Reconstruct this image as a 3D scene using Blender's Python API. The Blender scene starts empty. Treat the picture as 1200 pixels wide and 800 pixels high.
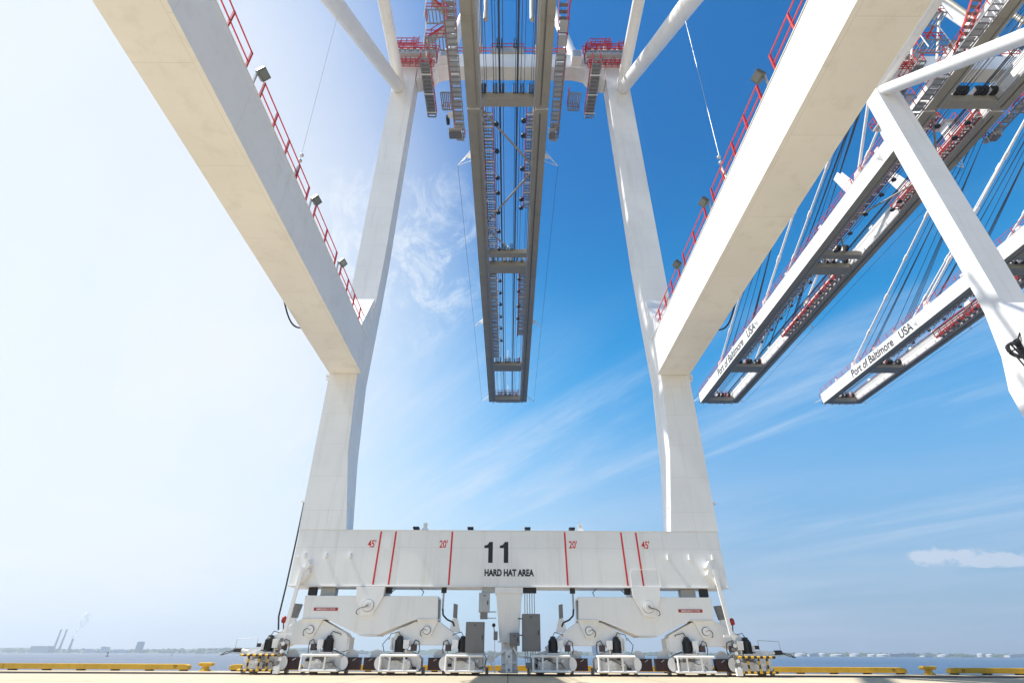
import bpy, bmesh, math, random
from mathutils import Vector, Matrix
R = math.radians
random.seed(7)
scene = bpy.context.scene
COL = scene.collection

# ------------------------------------------------------------------ camera
cam_d = bpy.data.cameras.new('camera')
cam = bpy.data.objects.new('camera', cam_d); COL.objects.link(cam)
F_PX = 610.0
cam_d.sensor_fit = 'HORIZONTAL'; cam_d.sensor_width = 36.0
cam_d.lens = 36.0 * F_PX / 1200.0
cam_d.shift_x = 3.0 / 1200.0
cam_d.clip_start = 0.1; cam_d.clip_end = 20000
TH = math.atan(366.0 / F_PX); RO = R(0.28)
fw = Vector((0, math.cos(TH), math.sin(TH))); u0 = Vector((0, -math.sin(TH), math.cos(TH))); r0 = Vector((1, 0, 0))
rr = r0 * math.cos(RO) + u0 * math.sin(RO); uu = u0 * math.cos(RO) - r0 * math.sin(RO)
M = Matrix((rr, uu, -fw)).transposed().to_4x4(); M.translation = (0, 0, 0.9)
cam.matrix_world = M
scene.camera = cam

# ------------------------------------------------------------------ light
SUN_EL = 58.2; SUN_AZ = -92.5            # azimuth from +Y (towards the water) turning to +X; the sun is to the left
az = R(SUN_AZ); el = R(SUN_EL)
sdir = Vector((math.sin(az) * math.cos(el), math.cos(az) * math.cos(el), math.sin(el)))
sl = bpy.data.lights.new('sun', 'SUN'); sl.energy = 4.8; sl.angle = R(0.55); sl.color = (1.0, 0.96, 0.90)
so = bpy.data.objects.new('sun', sl); COL.objects.link(so)
so.rotation_euler = (-sdir).to_track_quat('-Z', 'Y').to_euler()
so.location = (-200, 80, 300)

w = bpy.data.worlds.new('World'); scene.world = w; w.use_nodes = True
nt = w.node_tree; nt.nodes.clear()
def N(t, **k):
    n = nt.nodes.new(t)
    for a, b in k.items(): setattr(n, a, b)
    return n
def L(a, b): nt.links.new(a, b)
def val(n, i, v): n.inputs[i].default_value = v
sky = N('ShaderNodeTexSky'); sky.sky_type = 'NISHITA'; sky.sun_disc = False
sky.sun_elevation = el; sky.sun_rotation = az; sky.air_density = 1.0; sky.dust_density = 0.6; sky.ozone_density = 3.2; sky.altitude = 0
SKY_STR = 0.12
tc = N('ShaderNodeTexCoord')
sep = N('ShaderNodeSeparateXYZ'); L(tc.outputs['Generated'], sep.inputs[0])
def mth(op, a, b=None, c=None, clamp=False):
    n = N('ShaderNodeMath', operation=op); n.use_clamp = clamp
    for i, v in enumerate((a, b, c)):
        if v is None: continue
        if isinstance(v, (int, float)): n.inputs[i].default_value = v
        else: L(v, n.inputs[i])
    return n.outputs[0]
def dotn(v):
    n = N('ShaderNodeVectorMath', operation='DOT_PRODUCT'); L(tc.outputs['Generated'], n.inputs[0]); n.inputs[1].default_value = v
    return n.outputs['Value']
def mixc(f, a, b, mode='MIX'):
    n = N('ShaderNodeMix', data_type='RGBA', blend_type=mode)
    if isinstance(f, (int, float)): n.inputs[0].default_value = f
    else: L(f, n.inputs[0])
    for s, v in ((6, a), (7, b)):
        if isinstance(v, tuple): n.inputs[s].default_value = v
        else: L(v, n.inputs[s])
    return n.outputs[2]
def ramp(x, p0, p1, v0=0.0, v1=1.0, smooth=True):
    n = N('ShaderNodeMapRange'); n.interpolation_type = 'SMOOTHSTEP' if smooth else 'LINEAR'
    L(x, n.inputs[0]); val(n, 1, p0); val(n, 2, p1); val(n, 3, v0); val(n, 4, v1)
    return n.outputs[0]
# cloud plane coordinates: direction projected on a flat high layer
zc = mth('MAXIMUM', sep.outputs[2], 0.02)
zc = mth('ADD', zc, 0.10)
px = mth('DIVIDE', sep.outputs[0], zc); py = mth('DIVIDE', sep.outputs[1], zc)
comb = N('ShaderNodeCombineXYZ'); L(px, comb.inputs[0]); L(py, comb.inputs[1])
def noise(vec, scale, detail, rough, sx, sy, rot, off=(0, 0, 0), dist=0.0):
    mp = N('ShaderNodeMapping'); L(vec, mp.inputs[0]); mp.inputs['Rotation'].default_value = (0, 0, rot)
    mp.vector_type = 'TEXTURE'; mp.inputs['Scale'].default_value = (sx, sy, 1); mp.inputs['Location'].default_value = off
    n = N('ShaderNodeTexNoise'); L(mp.outputs[0], n.inputs[0]); val(n, 'Scale', scale); val(n, 'Detail', detail); val(n, 'Roughness', rough); val(n, 'Distortion', dist)
    return n.outputs[0]
c = comb.outputs[0]
# long streaks of cirrus
streak = ramp(noise(c, 1.0, 8, 0.60, 3.6, 0.55, R(-57), (3.1, 1.7, 0), 0.35), 0.43, 0.70)
veil = ramp(noise(c, 0.8, 6, 0.55, 1.8, 0.9, R(-50), (9.2, 4.0, 0), 0.3), 0.36, 0.72)
puff = ramp(noise(c, 7.5, 9, 0.72, 1.3, 0.8, R(-70), (1.0, 5.0, 0), 0.7), 0.44, 0.66)
# where the sun side haze is
sd = dotn(tuple(sdir))
hz_l = Vector((-0.86, 0.40, 0.32)).normalized()
hl = dotn(tuple(hz_l))
left = ramp(hl, 0.46, 0.88)                      # thin bright veil on the sun's side of the sky
low = mth('POWER', ramp(sep.outputs[2], 0.0, 0.58, 1.0, 0.0), 1.2)
lowl = mth('MULTIPLY', ramp(sep.outputs[2], 0.10, 0.85, 1.0, 0.0), ramp(sep.outputs[0], -0.35, 0.28, 1.0, 0.0))
# patch of mackerel cirrus left of the boom
pd = dotn(tuple(Vector((-0.235, 0.80, 0.68)).normalized()))
patch = mth('MULTIPLY', ramp(pd, 0.975, 0.998), puff)
# azimuth bias of the cirrus band: stronger low down
band = mth('MULTIPLY', ramp(sep.outputs[2], 0.10, 0.20), ramp(sep.outputs[2], 0.32, 0.62, 1.0, 0.0))
fine = ramp(noise(c, 6.0, 9, 0.70, 3.2, 0.7, R(-54), (2.1, 0.7, 0), 0.8), 0.36, 0.66, 0.5, 1.0)
cir = mth('MULTIPLY', mth('MULTIPLY', streak, fine), band)
base = mixc(1.0, sky.outputs[0], (0.80, 1.02, 1.14, 1), 'MULTIPLY')
base = mixc(ramp(sep.outputs[2], 0.80, 0.42), base, mixc(1.0, base, (0.92, 1.34, 1.26, 1), 'MULTIPLY'))
hs = N('ShaderNodeHueSaturation'); val(hs, 'Saturation', 1.5); val(hs, 'Value', 0.74); L(base, hs.inputs['Color']); base = hs.outputs[0]
WHITE = (4.35, 4.52, 4.72, 1); HOR = (1.62, 1.93, 2.80, 1)
HORC = mixc(ramp(sep.outputs[0], -0.35, 0.45), (3.2, 4.1, 4.8, 1), HOR)
col = mixc(mth('MULTIPLY', low, 0.90), base, HORC)
col = mixc(mth('MULTIPLY', lowl, 0.32), col, (3.0, 3.9, 4.7, 1))
col = mixc(mth('MULTIPLY', cir, 0.80), col, (3.6, 4.05, 4.7, 1))
col = mixc(mth('MULTIPLY', patch, 0.62), col, (4.1, 4.5, 4.9, 1))
wisp = mth('MULTIPLY', veil, ramp(sep.outputs[2], 0.40, 0.10, 0.0, 0.34))
col = mixc(wisp, col, (3.3, 3.75, 4.5, 1))
lf = mth('MULTIPLY', left, mth('MULTIPLY_ADD', veil, 0.16, 0.84))
col = mixc(lf, col, WHITE)
# small cumulus low on the right
ca = mth('DIVIDE', mth('SUBTRACT', mth('DIVIDE', sep.outputs[0], sep.outputs[1]), 0.830), 0.115)
cb = mth('DIVIDE', mth('SUBTRACT', mth('DIVIDE', sep.outputs[2], sep.outputs[1]), 0.150), 0.024)
cbase = mth('MULTIPLY_ADD', ramp(cb, -0.9, -0.5, 1.0, 0.0), 3.0, 0.0)
rad = mth('ADD', mth('ADD', mth('MULTIPLY', ca, ca), mth('MULTIPLY', cb, cb)), cbase)
cn = noise(tc.outputs['Generated'], 30, 9, 0.66, 1.6, 1, 0)
cum = ramp(mth('SUBTRACT', mth('MULTIPLY_ADD', cn, 4.2, -1.45), mth('MULTIPLY', rad, 0.7)), 0.0, 0.55)
cum = mth('MULTIPLY', cum, ramp(sep.outputs[1], 0.1, 0.2))
col = mixc(mth('MULTIPLY', cum, 0.5), col, (4.3, 4.3, 4.6, 1))
bg = N('ShaderNodeBackground'); val(bg, 'Strength', SKY_STR); L(col, bg.inputs[0])
out = N('ShaderNodeOutputWorld'); L(bg.outputs[0], out.inputs[0])

vs = scene.view_settings
vs.view_transform = 'Standard'; vs.look = 'None'; vs.gamma = 1; vs.use_curve_mapping = False
vs.exposure = 0.82
scene.cycles.volume_bounces = 0
scene.cycles.max_bounces = 8; scene.cycles.diffuse_bounces = 4

# ------------------------------------------------------------------ materials
def mat(name, col, rough=0.5, metal=0.0, var=0.0, dirt=None, dirt_amt=0.0, scale=1.0, bump=0.0, streak=False, spec=0.5, seams=False, trans=0):
    m = bpy.data.materials.new(name); m.use_nodes = True
    t = m.node_tree; b = t.nodes['Principled BSDF']
    b.inputs['Roughness'].default_value = rough; b.inputs['Metallic'].default_value = metal
    b.inputs['Specular IOR Level'].default_value = spec
    c4 = (*col, 1)
    b.inputs['Base Color'].default_value = c4
    tcn = t.nodes.new('ShaderNodeTexCoord')
    def nz(sc, det, ro, scl=(1, 1, 1)):
        mp = t.nodes.new('ShaderNodeMapping'); mp.inputs['Scale'].default_value = scl
        t.links.new(tcn.outputs['Object'], mp.inputs[0])
        n = t.nodes.new('ShaderNodeTexNoise'); n.inputs['Scale'].default_value = sc; n.inputs['Detail'].default_value = det; n.inputs['Roughness'].default_value = ro
        t.links.new(mp.outputs[0], n.inputs[0]); return n.outputs[0]
    def mr(x, a, b_, c_, d):
        n = t.nodes.new('ShaderNodeMapRange'); t.links.new(x, n.inputs[0])
        for i, v in enumerate((a, b_, c_, d)): n.inputs[i + 1].default_value = v
        return n.outputs[0]
    def mx(f, a, b_):
        n = t.nodes.new('ShaderNodeMix'); n.data_type = 'RGBA'; t.links.new(f, n.inputs[0])
        for s, v in ((6, a), (7, b_)):
            if isinstance(v, tuple): n.inputs[s].default_value = v
            else: t.links.new(v, n.inputs[s])
        return n.outputs[2]
    cur = None
    if var > 0:
        cur = mx(mr(nz(0.6 * scale, 5, 0.6), 0.3, 0.7, 0, 1), tuple(x * (1 - var) for x in col) + (1,), tuple(min(1, x * (1 + var * 0.5)) for x in col) + (1,))
    if dirt is not None:
        scl = (1.6, 1.6, 0.12) if streak else (1, 1, 1)
        f = mr(nz(2.2 * scale, 8, 0.7, scl), 0.52, 0.80, 0, dirt_amt)
        cur = mx(f, cur if cur is not None else c4, (*dirt, 1))
        f2 = mr(nz(9 * scale, 6, 0.7), 0.62, 0.80, 0, dirt_amt * 0.8)
        cur = mx(f2, cur, (*dirt, 1))
    if seams:
        br = t.nodes.new('ShaderNodeTexBrick'); br.offset = 0.37
        mp = t.nodes.new('ShaderNodeMapping'); mp.inputs['Rotation'].default_value = seams
        t.links.new(tcn.outputs['Object'], mp.inputs[0]); t.links.new(mp.outputs[0], br.inputs[0])
        br.inputs['Scale'].default_value = 1.0; br.inputs['Brick Width'].default_value = 3.9; br.inputs['Row Height'].default_value = 1.93
        br.inputs['Mortar Size'].default_value = 0.012; br.inputs['Mortar Smooth'].default_value = 0.5
        cur = mx(mr(br.outputs['Fac'], 0, 1, 0, 0.40), cur if cur is not None else c4, tuple(x * 0.55 for x in col) + (1,))
    if cur is not None: t.links.new(cur, b.inputs['Base Color'])
    rg = mr(nz(1.3 * scale, 4, 0.6), 0.3, 0.7, max(0.03, rough - 0.08), min(1, rough + 0.12)); t.links.new(rg, b.inputs['Roughness'])
    if bump:
        bn = t.nodes.new('ShaderNodeBump'); bn.inputs['Strength'].default_value = bump; bn.inputs['Distance'].default_value = 0.03
        t.links.new(nz(0.9 * scale, 3, 0.5), bn.inputs['Height']); t.links.new(bn.outputs[0], b.inputs['Normal'])
    return m
WHT = mat('white_paint', (0.78, 0.772, 0.760), 0.38, var=0.05, dirt=(0.42, 0.36, 0.28), dirt_amt=0.28, scale=0.7, bump=0.12, streak=True)
WHS = mat('white_paint_plate', (0.78, 0.772, 0.760), 0.36, var=0.05, dirt=(0.42, 0.36, 0.29), dirt_amt=0.34, scale=0.6, bump=0.15, streak=True, seams=(R(90), 0, 0))
WHY = mat('white_paint_beam', (0.78, 0.765, 0.745), 0.36, var=0.06, dirt=(0.42, 0.36, 0.28), dirt_amt=0.34, scale=0.5, bump=0.15, seams=(0, 0, R(90)))
TAN = mat('shade_toned_girder_paint', (0.31, 0.285, 0.23), 0.45, var=0.08, dirt=(0.20, 0.16, 0.12), dirt_amt=0.4, scale=0.8, bump=0.1)  # base colour carries the boom underside's shade over dark water; dirt noise on top
DWHT = mat('grimy_white_paint', (0.72, 0.705, 0.69), 0.45, var=0.08, dirt=(0.22, 0.15, 0.10), dirt_amt=0.85, scale=1.6, bump=0.2)
RED = mat('red_paint', (0.46, 0.015, 0.012), 0.42, var=0.12, dirt=(0.2, 0.03, 0.02), dirt_amt=0.4, scale=3)
LRED = mat('red_marking_paint', (0.62, 0.02, 0.02), 0.5, var=0.08)
SIGN = mat('sign_red', (0.35, 0.02, 0.02), 0.45, var=0.06)
MAR = mat('maroon_paint', (0.030, 0.007, 0.009), 0.5, var=0.2, scale=4)
BLK = mat('black_rubber', (0.018, 0.018, 0.02), 0.55, var=0.2, scale=4)
INK = mat('black_lettering', (0.015, 0.015, 0.017), 0.5, var=0.1)
WINK = mat('white_lettering', (0.8, 0.78, 0.76), 0.5, var=0.03)
GRY = mat('galvanised_grey', (0.20, 0.19, 0.185), 0.45, metal=0.25, var=0.12, dirt=(0.1, 0.08, 0.07), dirt_amt=0.3, scale=2.5)
LGRY = mat('light_grey_metal', (0.42, 0.42, 0.42), 0.45, metal=0.3, var=0.1, scale=2.5)
STL = mat('rail_steel', (0.16, 0.12, 0.10), 0.5, metal=0.6, var=0.2, dirt=(0.12, 0.05, 0.02), dirt_amt=0.6, scale=3)
ROPE = mat('greased_wire_rope', (0.04, 0.045, 0.06), 0.5, metal=0.2, var=0.1)
YEL = mat('yellow_paint', (0.62, 0.36, 0.02), 0.5, var=0.12, dirt=(0.20, 0.12, 0.03), dirt_amt=0.6, scale=1.8)
GLS = mat('lamp_glass', (0.12, 0.14, 0.14), 0.12, var=0.1, spec=0.9)
DGLS = mat('dark_lamp_glass', (0.03, 0.035, 0.04), 0.15, var=0.1)
HOUS = mat('floodlight_housing', (0.11, 0.115, 0.10), 0.4, metal=0.4, var=0.15, scale=5)
GRATE = mat('grating_steel', (0.26, 0.27, 0.28), 0.5, metal=0.3, var=0.15, scale=4)

# ------------------------------------------------------------------ mesh builder
class MB:
    def __init__(s): s.v = []; s.f = []; s.m = []; s.ms = []; s.sm = []
    def _mi(s, m):
        if m not in s.ms: s.ms.append(m)
        return s.ms.index(m)
    def add(s, vs_, fs, m=None, smooth=False):
        o = len(s.v); s.v += [tuple(a) for a in vs_]; k = s._mi(m)
        for f in fs: s.f.append(tuple(i + o for i in f)); s.m.append(k); s.sm.append(smooth)
    def box(s, x0, x1, y0, y1, z0, z1, m=None):
        if x0 > x1: x0, x1 = x1, x0
        if y0 > y1: y0, y1 = y1, y0
        if z0 > z1: z0, z1 = z1, z0
        s.add([(x0,y0,z0),(x1,y0,z0),(x1,y1,z0),(x0,y1,z0),(x0,y0,z1),(x1,y0,z1),(x1,y1,z1),(x0,y1,z1)],
              [(3,2,1,0),(4,5,6,7),(0,1,5,4),(1,2,6,5),(2,3,7,6),(3,0,4,7)], m)
    def obox(s, c, ax, ay, az_, m=None):
        c = Vector(c); ax = Vector(ax); ay = Vector(ay); az_ = Vector(az_)
        if ax.cross(ay).dot(az_) < 0: ax = -ax
        vs_ = [c + i * ax + j * ay + k * az_ for k in (-1, 1) for (i, j) in ((-1,-1),(1,-1),(1,1),(-1,1))]
        s.add(vs_, [(3,2,1,0),(4,5,6,7),(0,1,5,4),(1,2,6,5),(2,3,7,6),(3,0,4,7)], m)
    def beam(s, p0, p1, wx, wz, m=None):     # square bar between two points
        p0 = Vector(p0); p1 = Vector(p1); d = p1 - p0; n = d.normalized()
        up = Vector((0, 0, 1)) if abs(n.z) < 0.95 else Vector((0, 1, 0))
        sx = n.cross(up).normalized(); uz = sx.cross(n)
        s.obox((p0 + p1) / 2, d / 2, sx * wx / 2, uz * wz / 2, m)
    def tube(s, p0, p1, r, m=None, n=10, r1=None, caps=True):
        p0 = Vector(p0); p1 = Vector(p1); d = (p1 - p0).normalized(); r1 = r if r1 is None else r1
        up = Vector((0, 0, 1)) if abs(d.z) < 0.95 else Vector((0, 1, 0))
        a = d.cross(up).normalized(); b = a.cross(d)
        vs_ = []
        for p, q in ((p0, r), (p1, r1)):
            for i in range(n):
                t = 2 * math.pi * i / n; vs_.append(p + (a * math.cos(t) + b * math.sin(t)) * q)
        s.add(vs_, [(i, i + n, (i + 1) % n + n, (i + 1) % n) for i in range(n)], m, n > 6)
        if caps:
            s.add(vs_[:n], [tuple(range(n))], m); s.add(vs_[n:], [tuple(reversed(range(n)))], m)
    def path(s, pts, r, m=None, n=6):
        for a, b in zip(pts[:-1], pts[1:]): s.tube(a, b, r, m, n)
    def prism(s, poly, axis, a, b, m=None):  # poly in the plane of the other two axes
        def P(u, v, t): return {0: (t, u, v), 1: (u, t, v), 2: (u, v, t)}[axis]
        n = len(poly); lo, hi = min(a, b), max(a, b)
        ar = sum(poly[i][0] * poly[(i + 1) % n][1] - poly[(i + 1) % n][0] * poly[i][1] for i in range(n))
        if (ar < 0) != (axis == 1): poly = poly[::-1]
        vs_ = [P(u, v, lo) for u, v in poly] + [P(u, v, hi) for u, v in poly]
        s.add(vs_, [tuple(reversed(range(n))), tuple(range(n, 2 * n))] + [(i, (i + 1) % n, (i + 1) % n + n, i + n) for i in range(n)], m)
    def loft(s, secs, m=None):               # rectangular sections (z, x0, x1, y0, y1), bottom to top
        vs_ = []
        for z, x0, x1, y0, y1 in secs:
            x0, x1 = min(x0, x1), max(x0, x1)
            vs_ += [(x0,y0,z),(x1,y0,z),(x1,y1,z),(x0,y1,z)]
        fs = [(3, 2, 1, 0)]
        for k in range(len(secs) - 1):
            for i in range(4): fs.append((4*k+i, 4*k+(i+1)%4, 4*k+4+(i+1)%4, 4*k+4+i))
        e = 4 * (len(secs) - 1); fs.append((e, e+1, e+2, e+3)); s.add(vs_, fs, m)
    def disc(s, c, axis, r, th, m=None, n=20):
        d = Vector([1 if i == axis else 0 for i in range(3)]) * th / 2; c = Vector(c); s.tube(c - d, c + d, r, m, n)
    def ball(s, c, r, m=None, seg=10, rings=7, sc=(1, 1, 1)):
        vs_ = [(c[0], c[1], c[2] - r * sc[2])]
        for j in range(1, rings):
            ph = -math.pi / 2 + math.pi * j / rings
            for i in range(seg):
                t = 2 * math.pi * i / seg
                vs_.append((c[0] + r*sc[0]*math.cos(ph)*math.cos(t), c[1] + r*sc[1]*math.cos(ph)*math.sin(t), c[2] + r*sc[2]*math.sin(ph)))
        vs_.append((c[0], c[1], c[2] + r * sc[2])); e = len(vs_) - 1
        fs = [(0, 1 + (i + 1) % seg, 1 + i) for i in range(seg)]
        for j in range(rings - 2):
            for i in range(seg):
                a = 1 + j * seg + i; b = 1 + j * seg + (i + 1) % seg; fs.append((a, b, b + seg, a + seg))
        a0 = 1 + (rings - 2) * seg
        fs += [(a0 + i, a0 + (i + 1) % seg, e) for i in range(seg)]; s.add(vs_, fs, m, True)
    def lathe(s, c, prof, m=None, n=16):     # prof: (radius, z) bottom to top
        for (r_a, za), (r_b, zb) in zip(prof[:-1], prof[1:]):
            vs_ = [(c[0] + q*math.cos(2*math.pi*i/n), c[1] + q*math.sin(2*math.pi*i/n), c[2] + z) for q, z in ((r_a, za), (r_b, zb)) for i in range(n)]
            s.add(vs_, [(i, (i+1) % n, (i+1) % n + n, i + n) for i in range(n)], m, True)
        z = prof[-1][1]; q = prof[-1][0]
        s.add([(c[0] + q*math.cos(2*math.pi*i/n), c[1] + q*math.sin(2*math.pi*i/n), c[2] + z) for i in range(n)], [tuple(range(n))], m)
    def clusters(s, T=0.06):
        p = list(range(len(s.v)))
        def f(i):
            while p[i] != i: p[i] = p[p[i]]; i = p[i]
            return i
        for fc in s.f:
            a = f(fc[0])
            for k in fc[1:]:
                b_ = f(k)
                if a != b_: p[b_] = a
        bb = {}
        for i, c_ in enumerate(s.v):
            k = f(i); q = bb.get(k)
            if q is None: bb[k] = [*c_, *c_]
            else:
                for j in range(3): q[j] = min(q[j], c_[j]); q[j+3] = max(q[j+3], c_[j])
        ks = list(bb); g = {k: k for k in ks}
        def gg(k):
            while g[k] != k: k = g[k]
            return k
        ks.sort(key=lambda k: bb[k][0])
        for ia, a in enumerate(ks):
            A = bb[a]
            for b_ in ks[ia+1:]:
                B = bb[b_]
                if B[0] > A[3] + T: break
                if A[1]-T <= B[4] and B[1]-T <= A[4] and A[2]-T <= B[5] and B[2]-T <= A[5]:
                    x, y = gg(a), gg(b_)
                    if x != y: g[y] = x
        out = {}
        for fi, fc in enumerate(s.f): out.setdefault(gg(f(fc[0])), []).append(fi)
        return sorted(out.values(), key=len, reverse=True)
    def build(s, name, m=None, parent=None, mirror=False, bevel=0.0, loc=None):
        if parent is not None and name not in ('hose', 'grease_hose', 'number_lettering', 'cable_bight'):
            cl = s.clusters()
            if 1 < len(cl) <= 90:
                first = None
                for c_ in cl:
                    t = MB(); t.ms = list(s.ms); ix = {}
                    for fi in c_:
                        nf = []
                        for i in s.f[fi]:
                            if i not in ix: ix[i] = len(t.v); t.v.append(s.v[i])
                            nf.append(ix[i])
                        t.f.append(tuple(nf)); t.m.append(s.m[fi]); t.sm.append(s.sm[fi])
                    o = t._build(name, m, parent, mirror, bevel, loc)
                    first = first or o
                return first
        return s._build(name, m, parent, mirror, bevel, loc)
    def _build(s, name, m=None, parent=None, mirror=False, bevel=0.0, loc=None):
        me = bpy.data.meshes.new(name)
        vs_ = [(-x, y, z) for x, y, z in s.v] if mirror else s.v
        off = Vector(loc) if loc else None
        if off is not None: vs_ = [tuple(Vector(v) - off) for v in vs_]
        fs = [tuple(reversed(f)) for f in s.f] if mirror else s.f
        me.from_pydata(vs_, [], fs)
        for q in (s.ms or [m]): me.materials.append(q or m)
        me.polygons.foreach_set('material_index', s.m); me.polygons.foreach_set('use_smooth', s.sm); me.update()
        o = bpy.data.objects.new(name, me); COL.objects.link(o)
        if off is not None: o.location = off
        if parent: o.parent = parent
        if bevel:
            bv = o.modifiers.new('bevel', 'BEVEL'); bv.width = bevel; bv.segments = 2; bv.limit_method = 'ANGLE'; bv.angle_limit = R(40)
        return o
def tag(o, label=None, cat=None, group=None, kind=None):
    for k, v in (('label', label), ('category', cat), ('group', group), ('kind', kind)):
        if v: o[k] = v
    return o
def empty(name, loc):
    o = bpy.data.objects.new(name, None); COL.objects.link(o); o.location = loc; o.empty_display_size = 1; return o
def text_mesh(name, s, size, m, parent, loc, rot, sx=1.0, bold=0.0, align='LEFT', depth=0.004):
    cu = bpy.data.curves.new(name, 'FONT'); cu.body = s; cu.size = size; cu.offset = bold; cu.extrude = depth; cu.align_x = align
    to = bpy.data.objects.new(name, cu); COL.objects.link(to)
    bpy.context.view_layer.update()
    me = bpy.data.meshes.new_from_object(to.evaluated_get(bpy.context.evaluated_depsgraph_get()))
    bpy.data.objects.remove(to); bpy.data.curves.remove(cu)
    for v in me.vertices: v.co.x *= sx
    me.name = name; me.materials.clear(); me.materials.append(m)
    o = bpy.data.objects.new(name, me); COL.objects.link(o); o.parent = parent; o.location = loc; o.rotation_euler = rot
    return o
def kids(o): return [c_ for c_ in bpy.data.objects if c_.parent == o]

def railing(b, pts, h=1.1, step=1.6, r=0.035, m=RED, post=None, mids=(0.55,)):
    """hand rail along a list of deck-level points"""
    for a, c_ in zip(pts[:-1], pts[1:]):
        a = Vector(a); c_ = Vector(c_); n = max(1, int(round((c_ - a).length / step)))
        for i in range(n + 1):
            p = a.lerp(c_, i / n); b.beam(p, p + Vector((0, 0, h)), post or r * 1.6, post or r * 1.6, m)
        for z in mids + (h,):
            b.beam(a + Vector((0, 0, z)), c_ + Vector((0, 0, z)), r * 1.5, r * 1.5, m)
def grating(b, x0, x1, y0, y1, z, m=GRATE, along='y', step=0.32, bar=0.10):
    """open deck: edge angles, a centre stringer and cross bars"""
    if along == 'y':
        for x in (x0, x1): b.box(x - 0.04, x + 0.04, y0, y1, z - 0.12, z, m)
        n = int((y1 - y0) / step)
        for i in range(n + 1):
            y = y0 + (y1 - y0) * i / max(1, n); b.box(x0 + 0.041, x1 - 0.041, y - bar / 2, y + bar / 2, z - 0.05, z - 0.01, m)
    else:
        for y in (y0, y1): b.box(x0, x1, y - 0.04, y + 0.04, z - 0.12, z, m)
        n = int((x1 - x0) / step)
        for i in range(n + 1):
            x = x0 + (x1 - x0) * i / max(1, n); b.box(x - bar / 2, x + bar / 2, y0 + 0.041, y1 - 0.041, z - 0.05, z - 0.01, m)

# ------------------------------------------------------------------ the setting
QY = 36.0
def structure(o): o['kind'] = 'structure'; return o
def quay_mat():
    m = bpy.data.materials.new('quay_concrete'); m.use_nodes = True; t = m.node_tree; b = t.nodes['Principled BSDF']
    tcn = t.nodes.new('ShaderNodeTexCoord')
    def nz(sc, det, ro):
        n = t.nodes.new('ShaderNodeTexNoise'); n.inputs['Scale'].default_value = sc; n.inputs['Detail'].default_value = det; n.inputs['Roughness'].default_value = ro
        t.links.new(tcn.outputs['Object'], n.inputs[0]); return n.outputs[0]
    r1 = t.nodes.new('ShaderNodeValToRGB'); t.links.new(nz(0.12, 9, 0.62), r1.inputs[0])
    r1.color_ramp.elements[0].position = 0.3; r1.color_ramp.elements[0].color = (0.35, 0.295, 0.20, 1)
    r1.color_ramp.elements[1].position = 0.7; r1.color_ramp.elements[1].color = (0.50, 0.425, 0.30, 1)
    r2 = t.nodes.new('ShaderNodeMapRange'); t.links.new(nz(1.7, 10, 0.7), r2.inputs[0]); r2.inputs[1].default_value = 0.55; r2.inputs[2].default_value = 0.8; r2.inputs[4].default_value = 0.5
    mx = t.nodes.new('ShaderNodeMix'); mx.data_type = 'RGBA'; t.links.new(r2.outputs[0], mx.inputs[0]); t.links.new(r1.outputs[0], mx.inputs[6]); mx.inputs[7].default_value = (0.16, 0.135, 0.11, 1)
    br = t.nodes.new('ShaderNodeTexBrick'); br.offset = 0; t.links.new(tcn.outputs['Object'], br.inputs[0]); br.inputs['Scale'].default_value = 1; br.inputs['Brick Width'].default_value = 6; br.inputs['Row Height'].default_value = 4.5; br.inputs['Mortar Size'].default_value = 0.02
    m2 = t.nodes.new('ShaderNodeMix'); m2.data_type = 'RGBA'; t.links.new(br.outputs['Fac'], m2.inputs[0]); t.links.new(mx.outputs[2], m2.inputs[6]); m2.inputs[7].default_value = (0.06, 0.055, 0.05, 1)
    t.links.new(m2.outputs[2], b.inputs['Base Color']); b.inputs['Roughness'].default_value = 0.85
    bn = t.nodes.new('ShaderNodeBump'); bn.inputs['Strength'].default_value = 0.4; bn.inputs['Distance'].default_value = 0.01; t.links.new(nz(20, 6, 0.6), bn.inputs['Height']); t.links.new(bn.outputs[0], b.inputs['Normal'])
    return m
b = MB(); b.box(-420, 420, -260, QY, -9, 0)
structure(b.build('quay', quay_mat()))
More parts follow.
